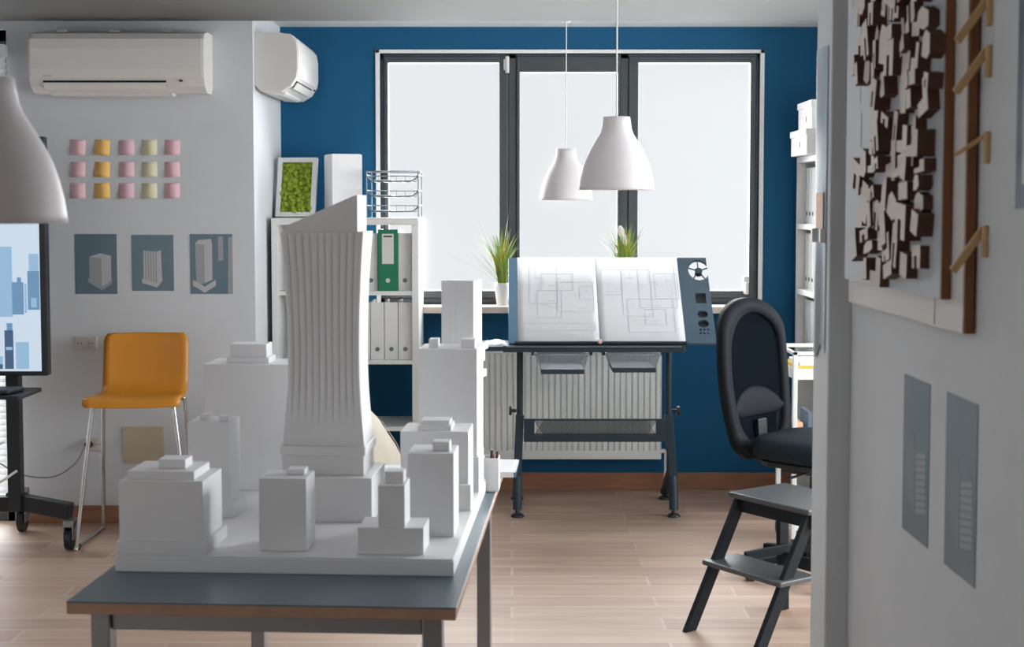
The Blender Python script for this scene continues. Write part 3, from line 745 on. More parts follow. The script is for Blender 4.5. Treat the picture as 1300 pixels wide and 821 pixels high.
# clear ledge
obj('pencil_ledge', bslab(bx0+.03, .875, -.02, .0, -.012, .018), 'gunmetal', t, .002, world=True)
# support frame under the top
fz = .86
def hz(v, Y): return atY(650, v, Y).z
zr = hz(441, 7.06)
m = MB().box(-.165+.12, .865, 7.035, 7.075, zr-.022, zr+.012); obj('front_rail', m, 'gunmetal', t, .003, world=True)
m = MB().box(-.03, .845, 7.02, 7.034, zr+.004, zr+.012); obj('rail_edge', m, 'clearwire', t, .001, world=True)
obj('rear_rail', B(-.0, .84, 7.50, 7.54, zr-.03, zr+.01), 'gunmetal', t, .003, world=True)
for x in (.02, .80): obj('side_rail', B(x, x+.03, 7.075, 7.50, zr-.022, zr+.010), 'gunmetal', t, .003, world=True)
m = MB().beam((.08, 7.46, zr), (.08, 7.36, 1.19), .02, .02).beam((.74, 7.46, zr), (.74, 7.36, 1.19), .02, .02); obj('tilt_strut', m, 'steel', t, world=True)
# left fold-out tray
xt0, xt1 = -.19, -.0
obj('side_tray', MB().box(xt0, xt1-.002, 7.03, 7.45, zr-.012, zr-.002).box(xt0, xt0+.01, 7.03, 7.45, zr-.002, zr+.008).box(xt0+.01, xt1-.002, 7.03, 7.04, zr-.002, zr+.008), 'gunmetal', t, .002, world=True)
# mesh drawers (tapered baskets)
for (ul, ur, dl, dr_, vt, vb) in ((680, 747, 688, 741, 450, 473), (770, 838, 779, 832, 450, 471)):
    a0, a1 = atY(ul, vt, 7.06), atY(ur, vt, 7.06); c0, c1 = atY(dl, vb, 7.06), atY(dr_, vb, 7.06)
    yb = 7.42
    m = MB()
    zt2, zb2 = a0.z, c0.z
    e = .008
    m.hexa([(a0.x,7.06,zt2-e),(a1.x,7.06,zt2-e),(a1.x,yb,zt2-e),(a0.x,yb,zt2-e),(a0.x,7.06,zt2),(a1.x,7.06,zt2),(a1.x,yb,zt2),(a0.x,yb,zt2)]) if False else None
    rim = [(a0.x,7.055,zt2),(a1.x,7.055,zt2),(a1.x,yb,zt2),(a0.x,yb,zt2),(a0.x,7.055,zt2)]
    m.tube(rim, .007, 8)
    def wall_(p, q, r, s__):  # slab of 3 mm between four points
        p, q, r, s__ = map(Vector, (p, q, r, s__)); nn = (q-p).cross(r-p).normalized()*.003
        m.hexa([p, q, r, s__, p+nn, q+nn, r+nn, s__+nn])
    wall_((a0.x,7.055,zt2),(a1.x,7.055,zt2),(c1.x,7.075,zb2),(c0.x,7.075,zb2)); wall_((a0.x,yb,zt2),(c0.x,yb-.02,zb2),(c1.x,yb-.02,zb2),(a1.x,yb,zt2))
    wall_((a0.x,7.055,zt2),(c0.x,7.075,zb2),(c0.x,yb-.02,zb2),(a0.x,yb,zt2)); wall_((a1.x,7.055,zt2),(a1.x,yb,zt2),(c1.x,yb-.02,zb2),(c1.x,7.075,zb2))
    wall_((c0.x,7.075,zb2),(c1.x,7.075,zb2),(c1.x,yb-.02,zb2),(c0.x,yb-.02,zb2))
    dw = obj('drawer', m, 'smoke', t, world=True)
    obj('drawer_base', B(c0.x-.004, c1.x+.004, 7.068, yb-.02, zb2-.008, zb2+.016), 'gunmetal', dw, .003, world=True)
    obj('drawer_runner', MB().box(a0.x-.02, a0.x-.008, 7.06, yb, zt2-.004, zt2+.012).box(a1.x+.008, a1.x+.02, 7.06, yb, zt2-.004, zt2+.012), 'gunmetal', dw, world=True)
# legs
for s_, up_, uf in ((-1, 660, 657), (1, 849, 856)):
    X = atY(up_, 480, 7.3).x; Xf = atY(uf, 640, 7.2).x
    lg = obj('leg_post', MB().cyl((X, 7.30, .42), (X, 7.30, zr-.02), .0165, 18), 'gunmetal', t, world=True)
    zc = hz(531, 7.3)
    lower = obj('leg_sleeve', MB().beam((Xf-s_*.0, 7.28, .20), (X, 7.30, zc+.02), .042, .052, (0,1,0)), 'gunmetal', t, .004, world=True)
    obj('foot', MB().tube(smoothpath([(Xf, 7.22, .035), (Xf, 7.235, .09), (Xf, 7.27, .19), (Xf, 7.30, .22), (Xf, 7.36, .21), (Xf, 7.55, .11), (Xf, 7.66, .04)], 4), .0235, 12), 'gunmetal', t, world=True)
    for yy in (7.22, 7.66): obj('levelling_foot', MB().lathe([(.034, 0), (.034, .008), (.024, .016), (.012, .02), (.012, .04)], 20, (Xf, yy, 0)), 'dark', t, world=True)
    kx = X+s_*.02; kz = hz(521, 7.3)
    kb = obj('height_knob', MB().cyl((kx-s_*.002, 7.30, kz), (kx+s_*.03, 7.30, kz), .009, 12).cyl((kx+s_*.022, 7.30, kz), (kx+s_*.036, 7.30, kz), .024, 18), 'dark', t, .003, world=True)
za, zb3 = hz(531, 7.28), hz(560, 7.28); lx0, lx1 = atY(665, 545, 7.28).x, atY(846, 545, 7.28).x
zm = hz(552, 7.28)
m = MB().box(lx0, lx1, 7.26, 7.275, zb3, zm).box(lx0, lx1, 7.26, 7.275, za-.008, za).box(lx0, lx0+.055, 7.26, 7.275, zm, za-.008).box(lx1-.055, lx1, 7.26, 7.275, zm, za-.008)
ls = obj('lower_shelf', m, 'gunmetal', t, .001, world=True)
m = MB(); nx = 60
for k in range(-4, nx+1):
    for sgn in (0, 1):
        x = lx0+.055+k*(lx1-lx0-.11)/nx; x2 = x+.052
        xa, xb = (x, x2) if sgn == 0 else (x2, x)
        za_, zb_2 = zm, za-.008
        lo, hi = lx0+.055, lx1-.055
        if min(xa, xb) < lo or max(xa, xb) > hi: continue
        m.beam((xa, 7.268, za_), (xb, 7.268, zb_2), .0042, .003, (0,1,0))
obj('shelf_mesh', m, 'gunmetal', ls, world=True)
obj('shelf_tray', B(lx0, lx1, 7.276, 7.50, zb3, zb3+.006), 'gunmetal', ls, world=True)
# drawings on the board
def sheet(name, label, x0, x1, seed, group):
    random.seed(seed)
    n = 12; m = MB(); vs = []; fs = []
    for k in range(n+1):
        f = k/n; x = x0+(x1-x0)*f; cu = .0018+.0008*math.sin(PI*f)
        for s_ in (-.0, .33, .66, 1.002): vs.append(bp(x, s_*.995+.006, cu if s_ < .9 else .0016))
    for k in range(n):
        for q in range(3): i = k*4+q; fs.append((i, i+4, i+5, i+1))
    m.add(vs, fs, True)
    tt = thing(name, label, 'drawing', bp((x0+x1)/2, 0, .001), 0, group)
    o = obj('paper_sheet', m, 'paper', tt, world=True); sd = o.modifiers.new('thickness', 'SOLIDIFY'); sd.thickness = .0006; sd.offset = 1
    m = MB()
    def line(xa, sa, xb, sb, w_=.0016):
        f = (xa+xb)/2; oo = .0042
        m.beam(bp(xa, sa, oo), bp(xb, sb, oo), w_, .0006, nd)
    W_ = x1-x0
    for (ax, ay, bx_, by) in plan_boxes[seed]:
        A, Bq = x0+W_*ax, x0+W_*bx_
        line(A, ay, Bq, ay); line(A, by, Bq, by); line(A, ay, A, by); line(Bq, ay, Bq, by)
        for q in range(5):
            xx = random.uniform(A, Bq); ss = random.uniform(ay, by); l2 = random.uniform(.01, .06)
            if random.random() < .5: line(xx, ss, min(Bq, xx+l2), ss, .001)
            else: line(xx, ss, xx, min(by, ss+l2*1.6), .001)
    obj('plan_lines', m, 'ink', tt, world=True)
plan_boxes = {21: [(.15,.45,.5,.88),(.5,.35,.95,.7),(.25,.28,.55,.6),(.78,.5,.95,.65),(.08,.14,.96,.22),(.3,.6,.7,.8)],
              22: [(.05,.55,.3,.85),(.3,.3,.65,.85),(.5,.4,.95,.9),(.35,.12,.9,.5),(.7,.5,.98,.8),(.55,.2,.8,.38)]}
sp = atY(760, 380, 7.2).x
sheet('floor_plan', 'left pale floor plan sheet on the tilted drafting board', .028, .438, 21, 'floor plans on the drafting board')
sheet('floor_plan', 'right pale floor plan sheet beside the smoked organiser panel', .440, .868, 22, 'floor plans on the drafting board')
def clip(name, label, x, s_, col):
    tt = thing(name, label, 'clip', bp(x, s_, 0)); obj('clip_body', bslab(x-.011, x+.011, s_-.02, s_+.02, .0185 if s_ < .1 else .0075, .026 if s_ < .1 else .014), col, tt, .003, world=True)
    obj('clip_lever', MB().cyl(bp(x, s_-.03, .024 if s_ < .1 else .012), bp(x, s_, .024 if s_ < .1 else .012), .004, 8), col, tt, world=True)
clip('paper_clip', 'copper clip at the middle of the drafting board bottom edge', .438, -.01, 'copper')
# crumpled paper on side tray
m = MB(); random.seed(8)
nx_, ny_ = 8, 6; vs = []; fs = []
for i in range(nx_+1):
    for j in range(ny_+1):
        e_ = (i in (0, nx_)) or (j in (0, ny_))
        vs.append((-.145+.12*i/nx_, 7.10+.18*j/ny_, zr+.001+(0 if e_ else random.uniform(.006, .026))))
for i in range(nx_):
    for j in range(ny_): a_ = i*(ny_+1)+j; fs.append((a_, a_+ny_+1, a_+ny_+2, a_+1))
m.add(vs, fs, True); o = obj('crumpled_paper', m, 'bookpaper', None, origin=(-.085, 7.19, zr)); o.modifiers.new('t', 'SOLIDIFY').thickness = .0008
tag(o, 'crumpled white paper on the side tray of the drafting table', 'paper')

# ------------------------------------------------------------ pendant lamps
def pendant(label, x, y, zb, zc):
    t = thing('pendant_lamp', label, 'pendant lamp', (x, y, zb), 0, 'white bell pendant lamps')
    r = .14; H = .268
    o_ = [(1,0),(.985,.06),(.955,.17),(.90,.29),(.82,.42),(.70,.55),(.55,.68),(.45,.76),(.40,.83),(.375,.91),(.355,1.0)]
    pr = [(q*r, z*H) for q, z in o_]
    prof = pr+[(.02, H), (.02, H-.004)]+[(max(.02, q-.003), z-.002) for q, z in pr[::-1][:-1]]+[(r-.003, .0)]
    obj('lamp_shade', MB().lathe(prof, 56, closed=True), 'shade', t)
    obj('cord', MB().cyl((0, 0, H), (0, 0, zc-zb-.03), .0028, 8), 'plastic', t)
    obj('ceiling_rose', MB().lathe([(.045, zc-zb), (.045, zc-zb-.012), (.02, zc-zb-.035), (0, zc-zb-.036)][::-1], 24), 'plastic', t)
    obj('bulb_socket', MB().lathe([(.019, H-.09), (.019, H-.0045)], 20), 'plastic', t)
    m = MB().lathe([(0, H-.185), (.02, H-.18), (.03, H-.155), (.027, H-.125), (.014, H-.098), (.012, H-.09)], 20); obj('bulb', m, 'bulb', t)
    return t
M['bulb'] = mat('bulb_glass', (.8,.78,.74), .3)
for (u, v, d, zc, lab) in ((782.5, 241, 5.25, ZR+.02, 'white bell pendant lamp hanging right of centre, in front of the window'), (718.5, 254, 7.45, ZR, 'smaller-looking white bell pendant lamp close to the middle window pane'), (-13, 283, 2.64, ZR+.02, 'big white bell pendant lamp cut off by the left edge of the photo')):
    p = atY(u, v, d); pendant(lab, p.x, d, p.z, zc)

# ------------------------------------------------------------ right bookcase, boxes, trolley
RX = 1.565; RY0, RY1 = 7.05, 7.82; RD = XR-RX
t = thing('bookcase', 'tall white bookcase of binders standing on the right, edge-on behind the partition', 'bookcase', (RX+RD/2, (RY0+RY1)/2, 0))
rz_ = [1.845, 1.485, 1.13, .77, .41, .05]
for y in (RY0, RY1-.03): obj('side_panel', B(RX, XR-.01, y, y+.03, 0, 1.83), 'white', t, .002, world=True)
obj('top_panel', B(RX, XR-.01, RY0, RY1, 1.83, 1.862), 'white', t, .002, world=True)
for z in rz_[1:]: obj('shelf_board', B(RX+.001, XR-.01, RY0+.03, RY1-.03, z-.014, z+.014), 'white', t, .001, world=True)
ROW = ['top', 'second', 'third']
g = 'white binders in the right bookcase'; first = None
for r_ in range(3):
    for k in range(9):
        loc = (RX+.045, RY1-.03-.042-.0765*k, rz_[r_+1]+.0145)
        lab = 'white ring binder on the %s shelf of the right bookcase, %s from the blue wall' % (ROW[r_], ORD[k])
        if first is None: first = dup(b0, loc, -PI/2, lab, g)
        else: dup(first, loc, -PI/2, lab, g)
def lidbox(label, x0, x1, y0, y1, z0, z1):
    t = thing('storage_box', label, 'box', ((x0+x1)/2, (y0+y1)/2, z0), 0, 'white boxes on the right bookcase')
    obj('box_body', B(x0+.006, x1-.006, y0+.006, y1-.006, z0, z1-.03), 'model', t, .002, world=True)
    obj('lid', B(x0, x1, y0, y1, z1-.035, z1), 'model', t, .003, world=True)
    m = MB().box(x0+.002, x0+.006, (y0+y1)/2-.04, (y0+y1)/2+.04, z0+.04, z0+.07); obj('label_holder', m, 'steel', t, world=True)
bz0 = 1.8625; bz1 = atY(1005, 163, 7.35).z; bz2 = atY(1007, 127, 7.4).z
lidbox('lower white lidded storage box on top of the right bookcase', 1.51, 1.83, 7.32, 7.74, bz0, bz1)
lidbox('upper white lidded storage box on top of the right bookcase', 1.54, 1.82, 7.34, 7.70, bz1+.0005, bz2)
t = thing('moss_picture', 'green moss picture standing edge-on beside the white boxes', 'picture', (1.60, 7.18, bz0), R(-80))
m = MB(); e = .02; HH = .27; WW = .2
m.box(-WW/2, -WW/2+e, 0, .024, 0, HH).box(WW/2-e, WW/2, 0, .024, 0, HH).box(-WW/2+e, WW/2-e, 0, .024, 0, e).box(-WW/2+e, WW/2-e, 0, .024, HH-e, HH).box(-WW/2+.002, WW/2-.002, .018, .023, .002, HH-.002)
obj('frame', m, 'trim', t, .002)
m = mossmesh(WW-2*e, HH-2*e, .03, 240); m.v = [v+Vector((0, .004, e)) for v in m.v]; obj('moss', m, 'moss', t)

t = thing('trolley', 'white three-tier utility trolley behind the office chair', 'trolley', (1.50, 6.65, 0))
tx0, tx1, ty0, ty1 = 1.30, 1.68, 6.48, 6.86
tz = .93
for x in (tx0, tx1):
    for y in (ty0, ty1):
        obj('post', B(x-.011, x+.011, y-.011, y+.011, .06, tz), 'white', t, .003, world=True)
        obj('caster', MB().cyl((x-.008, y, .03), (x+.008, y, .03), .029, 20), 'dark', t, world=True)
m = MB().box(tx0-.011, tx1+.011, ty0-.011, ty0+.003, tz-.018, tz).box(tx0-.011, tx1+.011, ty1-.003, ty1+.011, tz-.018, tz).box(tx0-.011, tx0+.003, ty0+.003, ty1-.003, tz-.018, tz).box(tx1-.003, tx1+.011, ty0+.003, ty1-.003, tz-.018, tz)
obj('top_rim', m, 'white', t, .003, world=True)
tiers = [.80, .46, .10]
for z in tiers:
    m = MB().box(tx0, tx1, ty0, ty1, z, z+.006).box(tx0+.011, tx1-.011, ty0-.004, ty0, z, z+.05).box(tx0+.011, tx1-.011, ty1, ty1+.004, z, z+.05).box(tx0-.004, tx0, ty0+.011, ty1-.011, z, z+.05).box(tx1, tx1+.004, ty0+.011, ty1-.011, z, z+.05)
    obj('shelf_tray', m, 'white', t, .001, world=True)
def item(name, label, cat, mb, mt, bev=.002, group=None):
    xs = [v.x for v in mb.v]; ys = [v.y for v in mb.v]; zz = min(v.z for v in mb.v)
    o = obj(name, mb, mt, None, bev, origin=((min(xs)+max(xs))/2, (min(ys)+max(ys))/2, zz)); return tag(o, label, cat, group)
item('folder', 'yellow folder lying on the top tray of the trolley', 'folder', B(tx0+.015, tx1-.02, ty0+.015, ty1-.05, tiers[0]+.0065, tiers[0]+.06), 'yellow')
item('paper_stack', 'stack of white paper on the yellow folder on the trolley', 'paper', B(tx0+.03, tx1-.05, ty0+.03, ty1-.08, tiers[0]+.0605, tiers[0]+.075), 'bookpaper')
for k, (nm, mt, w_, h_) in enumerate((('peach', 'peach', .03, .13), ('dusty blue', 'bluecard', .02, .18), ('rust red', 'redcard', .025, .17), ('grey', 'plastic_grey', .03, .19), ('dark blue', 'bluecard', .025, .2))):
    x = tx0+.016+.052*k
    item('book', nm+' book standing on the middle tray of the trolley', 'book', B(x, x+w_, ty0+.03, ty0+.2, tiers[1]+.0065, tiers[1]+.0065+h_), mt, group='books on the trolley')
item('storage_bin', 'pale box on the bottom tray of the trolley behind the step stool', 'box', B(tx0+.02, tx1-.02, ty0+.02, ty1-.05, tiers[2]+.0065, tiers[2]+.13), 'radiator')

# ------------------------------------------------------------ office chair
ph = R(-42)
t = thing('office_chair', 'black mesh-back office chair facing right, behind the step stool', 'office chair', (1.300, 6.05, 0), ph)
# backrest outline in local (y = width, z); centre line x(z)
def bxl(z): 
    f = (z-.50)/.72
    return -.245-.02*f-.10*f*f+.045*math.sin(PI*min(1, max(0, f*1.3)))*-1*.6
zlo, zhi = .50, 1.19
def half(f):     # half width by height fraction
    return .205+.055*math.sin(PI*min(1, f*1.02)*.72)
outer = []
def outline(scale_w, z0, z1, n=24, rtop=.16, rbot=.08):
    H_ = z1-z0; pts = []
    def hw_(z):
        f = (z-z0)/H_; w_ = (.215+.045*math.sin(PI*min(1, f*.9)))*scale_w
        if z > z1-rtop: q = (z-(z1-rtop))/rtop; w_ *= math.sqrt(max(0, 1-q**2.4))
        if z < z0+rbot: q = ((z0+rbot)-z)/rbot; w_ *= (1-.3*q*q)
        return w_
    zz = [z0+H_*(1-math.cos(PI*k/n))/2 for k in range(n+1)]
    return [(hw_(z), z) for z in zz]+[(-hw_(z), z) for z in zz[::-1]]
o1 = outline(1, zlo, zhi); o2 = outline(.80, zlo+.075, zhi-.06)
m = MB(); n = len(o1)
vs = [Vector((bxl(z)+.016, y, z)) for y, z in o1]+[Vector((bxl(z)+.022, y, z)) for y, z in o2]+[Vector((bxl(z)-.014, y, z)) for y, z in o2]+[Vector((bxl(z)-.02, y, z)) for y, z in o1]
fs = []
for r_ in range(4):
    for i in range(n): j = (i+1)%n; q = (r_+1)%4; fs.append((r_*n+i, q*n+i, q*n+j, r_*n+j))
m.add(vs, fs, True); obj('back_frame', m, 'frameblack', t)
def backpanel(o_, off, bulge):
    n = len(o_); h_ = n//2; m = MB(); vs = []; fs = []; NN = 8
    for k in range(h_):
        w_, z = o_[k]
        for i in range(NN+1): s_ = 2*i/NN-1; vs.append((bxl(z)+off-bulge*(1-s_*s_), s_*w_, z))
    for k in range(h_-1):
        for i in range(NN): a_ = k*(NN+1)+i; fs.append((a_, a_+1, a_+NN+2, a_+NN+1))
    return m.add(vs, fs, True)
M['chairmesh'] = mat('see_through_mesh', (.004,.006,.009), .9, spec=.02, alpha=.8)
o = obj('back_mesh', backpanel(outline(.82, zlo+.07, zhi-.055), .006, .02), 'chairmesh', t); o.modifiers.new('t', 'SOLIDIFY').thickness = .002
lum = []
m = MB(); rings = []
for i in range(15):
    s_ = 2*i/14-1; y = s_*.19; hz_ = .012+.055*(1-s_*s_)**.6; zc_ = .735-.03*s_*s_
    rings.append([(bxl(zc_+hz_*math.sin(a))+.004-.018*(1-s_*s_)+(.014*math.cos(a)), y, zc_+hz_*math.sin(a)) for a in [2*PI*q/12 for q in range(12)]])
obj('lumbar_support', m.loft(rings), 'frameblack', t)
# seat
rings = []
for (z, sc) in ((.515, .80), (.525, .93), (.545, 1), (.575, 1), (.598, .975), (.610, .90), (.613, .6), (.610, .1)):
    ring = []
    for (x, y) in rounded(.47*sc, .50*sc, .14*sc, 8, .02, 0): ring.append((x, y, z - (.02*max(0, (x-.1))/.15 if z > .55 else 0)))
    rings.append(ring)
obj('seat', MB().loft(rings), 'seatblack', t)
obj('seat_pan', MB().prism(rounded(.40, .42, .1, 6, .02, 0), 'z', .492, .514), 'dark', t, .005)
obj('tilt_mechanism', MB().box(-.12, .10, -.07, .07, .445, .4915), 'dark', t, .01)
m = MB().beam((-.10, 0, .47), (-.255, 0, .475), .07, .022, (0,0,1)).beam((-.255, 0, .465), (-.268, 0, .66), .07, .02, (1,0,0)); obj('back_bracket', m, 'dark', t, .004)
obj('tilt_lever', MB().cyl((.03, -.06, .47), (.03, -.26, .465), .006, 10), 'dark', t)
obj('gas_lift', MB().cyl((0, 0, .12), (0, 0, .30), .028, 20).cyl((0, 0, .30), (0, 0, .45), .017, 20), 'dark', t)
obj('hub', MB().lathe([(.045, .06), (.048, .12), (.035, .14)], 24), 'dark', t)
for k in range(5):
    a = R(72*k+20); c_, s_ = math.cos(a), math.sin(a)
    m = MB(); p0 = Vector((.04*c_, .04*s_, .10)); p1 = Vector((.30*c_, .30*s_, .072)); 
    sd = Vector((-s_, c_, 0)); m.hexa([p0-sd*.024-Vector((0,0,.022)), p0+sd*.024-Vector((0,0,.022)), p1+sd*.016-Vector((0,0,.012)), p1-sd*.016-Vector((0,0,.012)), p0-sd*.024+Vector((0,0,.02)), p0+sd*.024+Vector((0,0,.02)), p1+sd*.016+Vector((0,0,.012)), p1-sd*.016+Vector((0,0,.012))])
    lg = obj('base_arm', m, 'frameblack', t, .005)
    q = p1-Vector((.01*c_, .01*s_, 0))
    m = MB().cyl((q.x-s_*.024, q.y+c_*.024, .028), (q.x-s_*.006, q.y+c_*.006, .028), .027, 20).cyl((q.x+s_*.006, q.y-c_*.006, .028), (q.x+s_*.024, q.y-c_*.024, .028), .027, 20)
    obj('caster', m, 'dark', lg, .003)

# ------------------------------------------------------------ step stool
from mathutils import geometry
L_ = Vector((.855, 5.40)); N_ = Vector((1.055, 5.115)); wdir = (N_-L_).normalized(); ldir = Vector((-wdir.y, wdir.x)); ang = math.atan2(wdir.y, wdir.x)
t = thing('step_stool', 'dark stained wooden two-step stool in front of the office chair', 'step stool', (L_.x, L_.y, 0), ang)
# local: x along the step width (front edge, L -> N) 0..W, y away from the lower step
W_ = (N_-L_).length+.03; D_ = .255; HT = .50
m = MB()
for k in range(1): m.box(-.02, W_+.02, -.015, D_+.04, HT-.022, HT)
obj('top_step', m, 'stepwood', t, .006)
for x in (0, W_-.02):
    obj('front_leg', MB().hexa([(x, -.265, 0), (x+.022, -.265, 0), (x+.022, -.21, 0), (x, -.21, 0), (x, -.0, HT-.0225), (x+.022, -.0, HT-.0225), (x+.022, .055, HT-.0225), (x, .055, HT-.0225)]), 'blackwood', t, .003)
    obj('rear_leg', MB().hexa([(x, D_-.02, 0), (x+.022, D_-.02, 0), (x+.022, D_+.03, 0), (x, D_+.03, 0), (x, D_-.03, HT-.0225), (x+.022, D_-.03, HT-.0225), (x+.022, D_+.02, HT-.0225), (x, D_+.02, HT-.0225)]), 'blackwood', t, .003)
    obj('side_brace', B(x+.0225, x+.040, .031, D_+.015, .232, .268), 'blackwood', t, .002)
    obj('top_brace', B(x+.0225, x+.040, .01, D_-.01, HT-.075, HT-.023), 'blackwood', t, .002)
obj('lower_step', B(-.012, W_+.02, -.155, .03, .236, .256), 'stepwood', t, .005)
obj('front_rail', B(.022, W_-.02, .012, .03, HT-.075, HT-.023), 'blackwood', t, .002)
obj('rear_rail', B(.022, W_-.02, D_-.02, D_-.005, .19, .24), 'blackwood', t, .002)
obj('rear_rail', B(.022, W_-.02, D_-.02, D_-.005, HT-.075, HT-.023), 'blackwood', t, .002)
obj('bolt', MB().cyl((-.006, .03, HT-.05), (0, .03, HT-.05), .007, 12), 'steel', t)

# ------------------------------------------------------------ partition wall: board with relief, prints, posters
PW = .833
def onX(u, v, X):
    d = ray(u, v); t_ = X/d[0]; return Vector((X, d[1]*t_, EYE+d[2]*t_))
def onWall(X):
    # s runs with decreasing Y (left to right in the photo), off away from the wall
    def mk(u0, u1, vt, vb):
        a = onX(u0, vt, X); b = onX(u0, vb, X); c = onX(u1, vt, X)
        return lambda s, t, o: Vector((X-o, a.y+(c.y-a.y)*s, b.z+(a.z-b.z)*t))
    return mk
M['photodim'] = mat('photo_building_dim', (.20,.245,.275), .5); M['photostripe'] = mat('photo_stripe', (.30,.345,.375), .5)
bldg = [('photodim', [(.12,.28),(.5,.14),(.5,.56),(.22,.62),(.12,.54)]), ('photodim', [(.30,.60),(.44,.58),(.44,.66),(.34,.66)])]
for k in range(9): z = .16+.043*k; bldg.append(('photostripe', [(.52,z),(.90,z+.035),(.90,z+.066),(.52,z+.031)]))
G = 'building prints on the partition wall'
mk = onWall(PW)
def wp(label, u0, u1, vt, vb):
    a = onX(u0, vt, PW); b = onX(u0, vb, PW); y2 = onX(u1, vt, PW).y
    P = lambda s, t, o: Vector((PW-o, a.y+(y2-a.y)*s, b.z+(a.z-b.z)*t))
    return wall_print('building_print', label, G, P, bldg)
wp('farther of the two blue tower prints low on the partition wall', 1149, 1182, 474, 672)
wp('nearer of the two blue tower prints low on the partition wall', 1203, 1243, 497, 718)
# print cut off by the right edge
a = onX(1290, 265, PW); b = onX(1290, -60, PW)
t = thing('blue_poster', 'dark blue poster cut off by the right edge of the photo', 'poster', (PW, a.y-.15, a.z))
obj('sheet', B(PW-.002, PW, a.y-.35, a.y, a.z, b.z), 'bluecard', t, world=True)
obj('poster_band', B(PW-.0028, PW-.0021, a.y-.33, a.y-.03, a.z+.04, b.z-.04), 'photobld2', t, world=True)

# relief board
t = thing('relief_board', 'big white pin board with a dark brown laser-cut city relief', 'relief board', (PW, 3.0, 1.36))
yl = 3.40; yr = 2.535; zb4 = 1.369; ztp = 2.30
XB = .812
obj('back_board', B(XB, PW-.004, yr, yl, zb4, ztp), 'ply', t, .002, world=True)
obj('white_mount', B(XB-.003, XB-.0002, yr+.004, yl, zb4, ztp), 'boardwhite', t, world=True)
obj('mount_strip', B(XB-.0048, XB-.0032, yr+.17, yl-.10, zb4+.005, zb4+.062), 'boardwhite', t, world=True)
XP = .790
zb5 = onX(1076, 354, XP).z; y5r = onX(1196, 300, XP).y
obj('map_panel_core', B(XP+.001, XB-.005, y5r, 3.36, zb5, ztp-.03), 'ply', t, .001, world=True)
obj('map_panel', B(XP-.001, XP+.0009, y5r+.003, 3.36, zb5, ztp-.03), 'mapblue', t, world=True)
random.seed(31)
m = MB()
for k in range(26):
    y = random.uniform(y5r+.03, 3.33); z = random.uniform(zb5+.02, ztp-.06); L2 = random.uniform(.05, .2); a = random.choice((0, 90, random.uniform(-40, 40)))
    e2 = Vector((XP-.0016, y+L2*math.cos(R(a)), z+L2*math.sin(R(a))))
    if e2.y > 3.35 or e2.z > ztp-.04 or e2.z < zb5+.01: continue
    m.beam((XP-.0016, y, z), e2, .003, .0008, (1,0,0))
obj('street_lines', m, 'ink', t, world=True)
# relief blocks: positions along the face (pixel measured rows -> wall y,z); blocks of a city plan
def inreg(u, v):
    if v < 108: return 1096 < u < 1196 and not (u < 1112 and 22 < v < 40)
    if v < 150: return 1128 < u < 1192 and not (1136 < u < 1150)
    if v < 205: return 1112 < u < 1190 and not (1125 < u < 1137 and v < 160)
    if v < 345: return 1095+max(0, v-310)*.5 < u < 1182+(2 if v < 300 else -(v-300)*.15)
    return False
blocks = []; tries = 0
while len(blocks) < 99 and tries < 60000:
    tries += 1
    u = random.uniform(1084, 1200); v = random.uniform(-60, 344)
    if v < 0:
        if not 1098 < u < 1196: continue
    elif not inreg(u, v): continue
    p = onX(u, v, XP)
    sy, sz = random.uniform(.010, .038), random.uniform(.010, .040)
    if all(abs(p.y-q[0]) > (sy+q[2])*.98 or abs(p.z-q[1]) > (sz+q[3])*.98 for q in blocks): blocks.append((p.y, p.z, sy, sz))
for (y, z, sy, sz) in blocks:
    h_ = random.uniform(.016, .034); rot = random.uniform(-.3, .3); q = random.random()
    if q < .35: poly = [(-1,-1),(1,-1),(1,1),(-1,1)]
    elif q < .6: poly = [(-1,-1),(1,-1),(1,-.2),(-.1,-.1),(-.1,1),(-1,1)]
    elif q < .8: poly = [(-1,-.6),(-.3,-1),(1,-.8),(.8,.5),(.2,1),(-.9,.7)]
    else: poly = [(-1,-1),(-.2,-1),(-.2,.1),(.4,.1),(.4,-1),(1,-1),(1,1),(-1,1)]
    c_, s_ = math.cos(rot), math.sin(rot); sy *= 1.12; sz *= 1.12
    poly = [(y+sy*a*c_-sz*b*s_, z+sy*a*s_+sz*b*c_) for a, b in poly]
    m = MB().prism(poly, 'x', XP-.001-h_, XP-.001)
    m.mi = [1 if abs((sum((m.v[i] for i in f), Vector())/len(f)).x-(XP-.001-h_)) < 1e-4 else 0 for f in m.f]
    obj('relief_block', m, ['brownwood', 'blockface'], t, world=True)
for vz, (u, v) in enumerate(((1250, 0), (1250, 64), (1250, 172), (1250, 290))):
    w_ = onX(u, v, PW)
    lab = ['topmost yellow-tan wooden strip holding the relief board, cut by the frame', 'second yellow-tan wooden strip from the top, holding the relief board', 'third yellow-tan wooden strip from the top, holding the relief board', 'lowest yellow-tan wooden strip holding the relief board'][vz]
    tt = thing('wooden_strip', lab, 'strip', (PW, w_.y, w_.z), 0, 'wooden strips holding the relief board')
    yw = 2.50
    dz = -.075 if vz != 2 else -.035
    obj('strip_arm', MB().beam((PW-.001, yw, w_.z), (.778, yw-.0, w_.z+dz), .009, .014 if vz != 2 else .007, (0,0,1)), 'tan', tt, .001, world=True)
    obj('strip_tab', B(PW-.008, PW-.0005, yw-.022, yw-.007, w_.z-.05, w_.z+.006), 'tan', tt, .001, world=True)
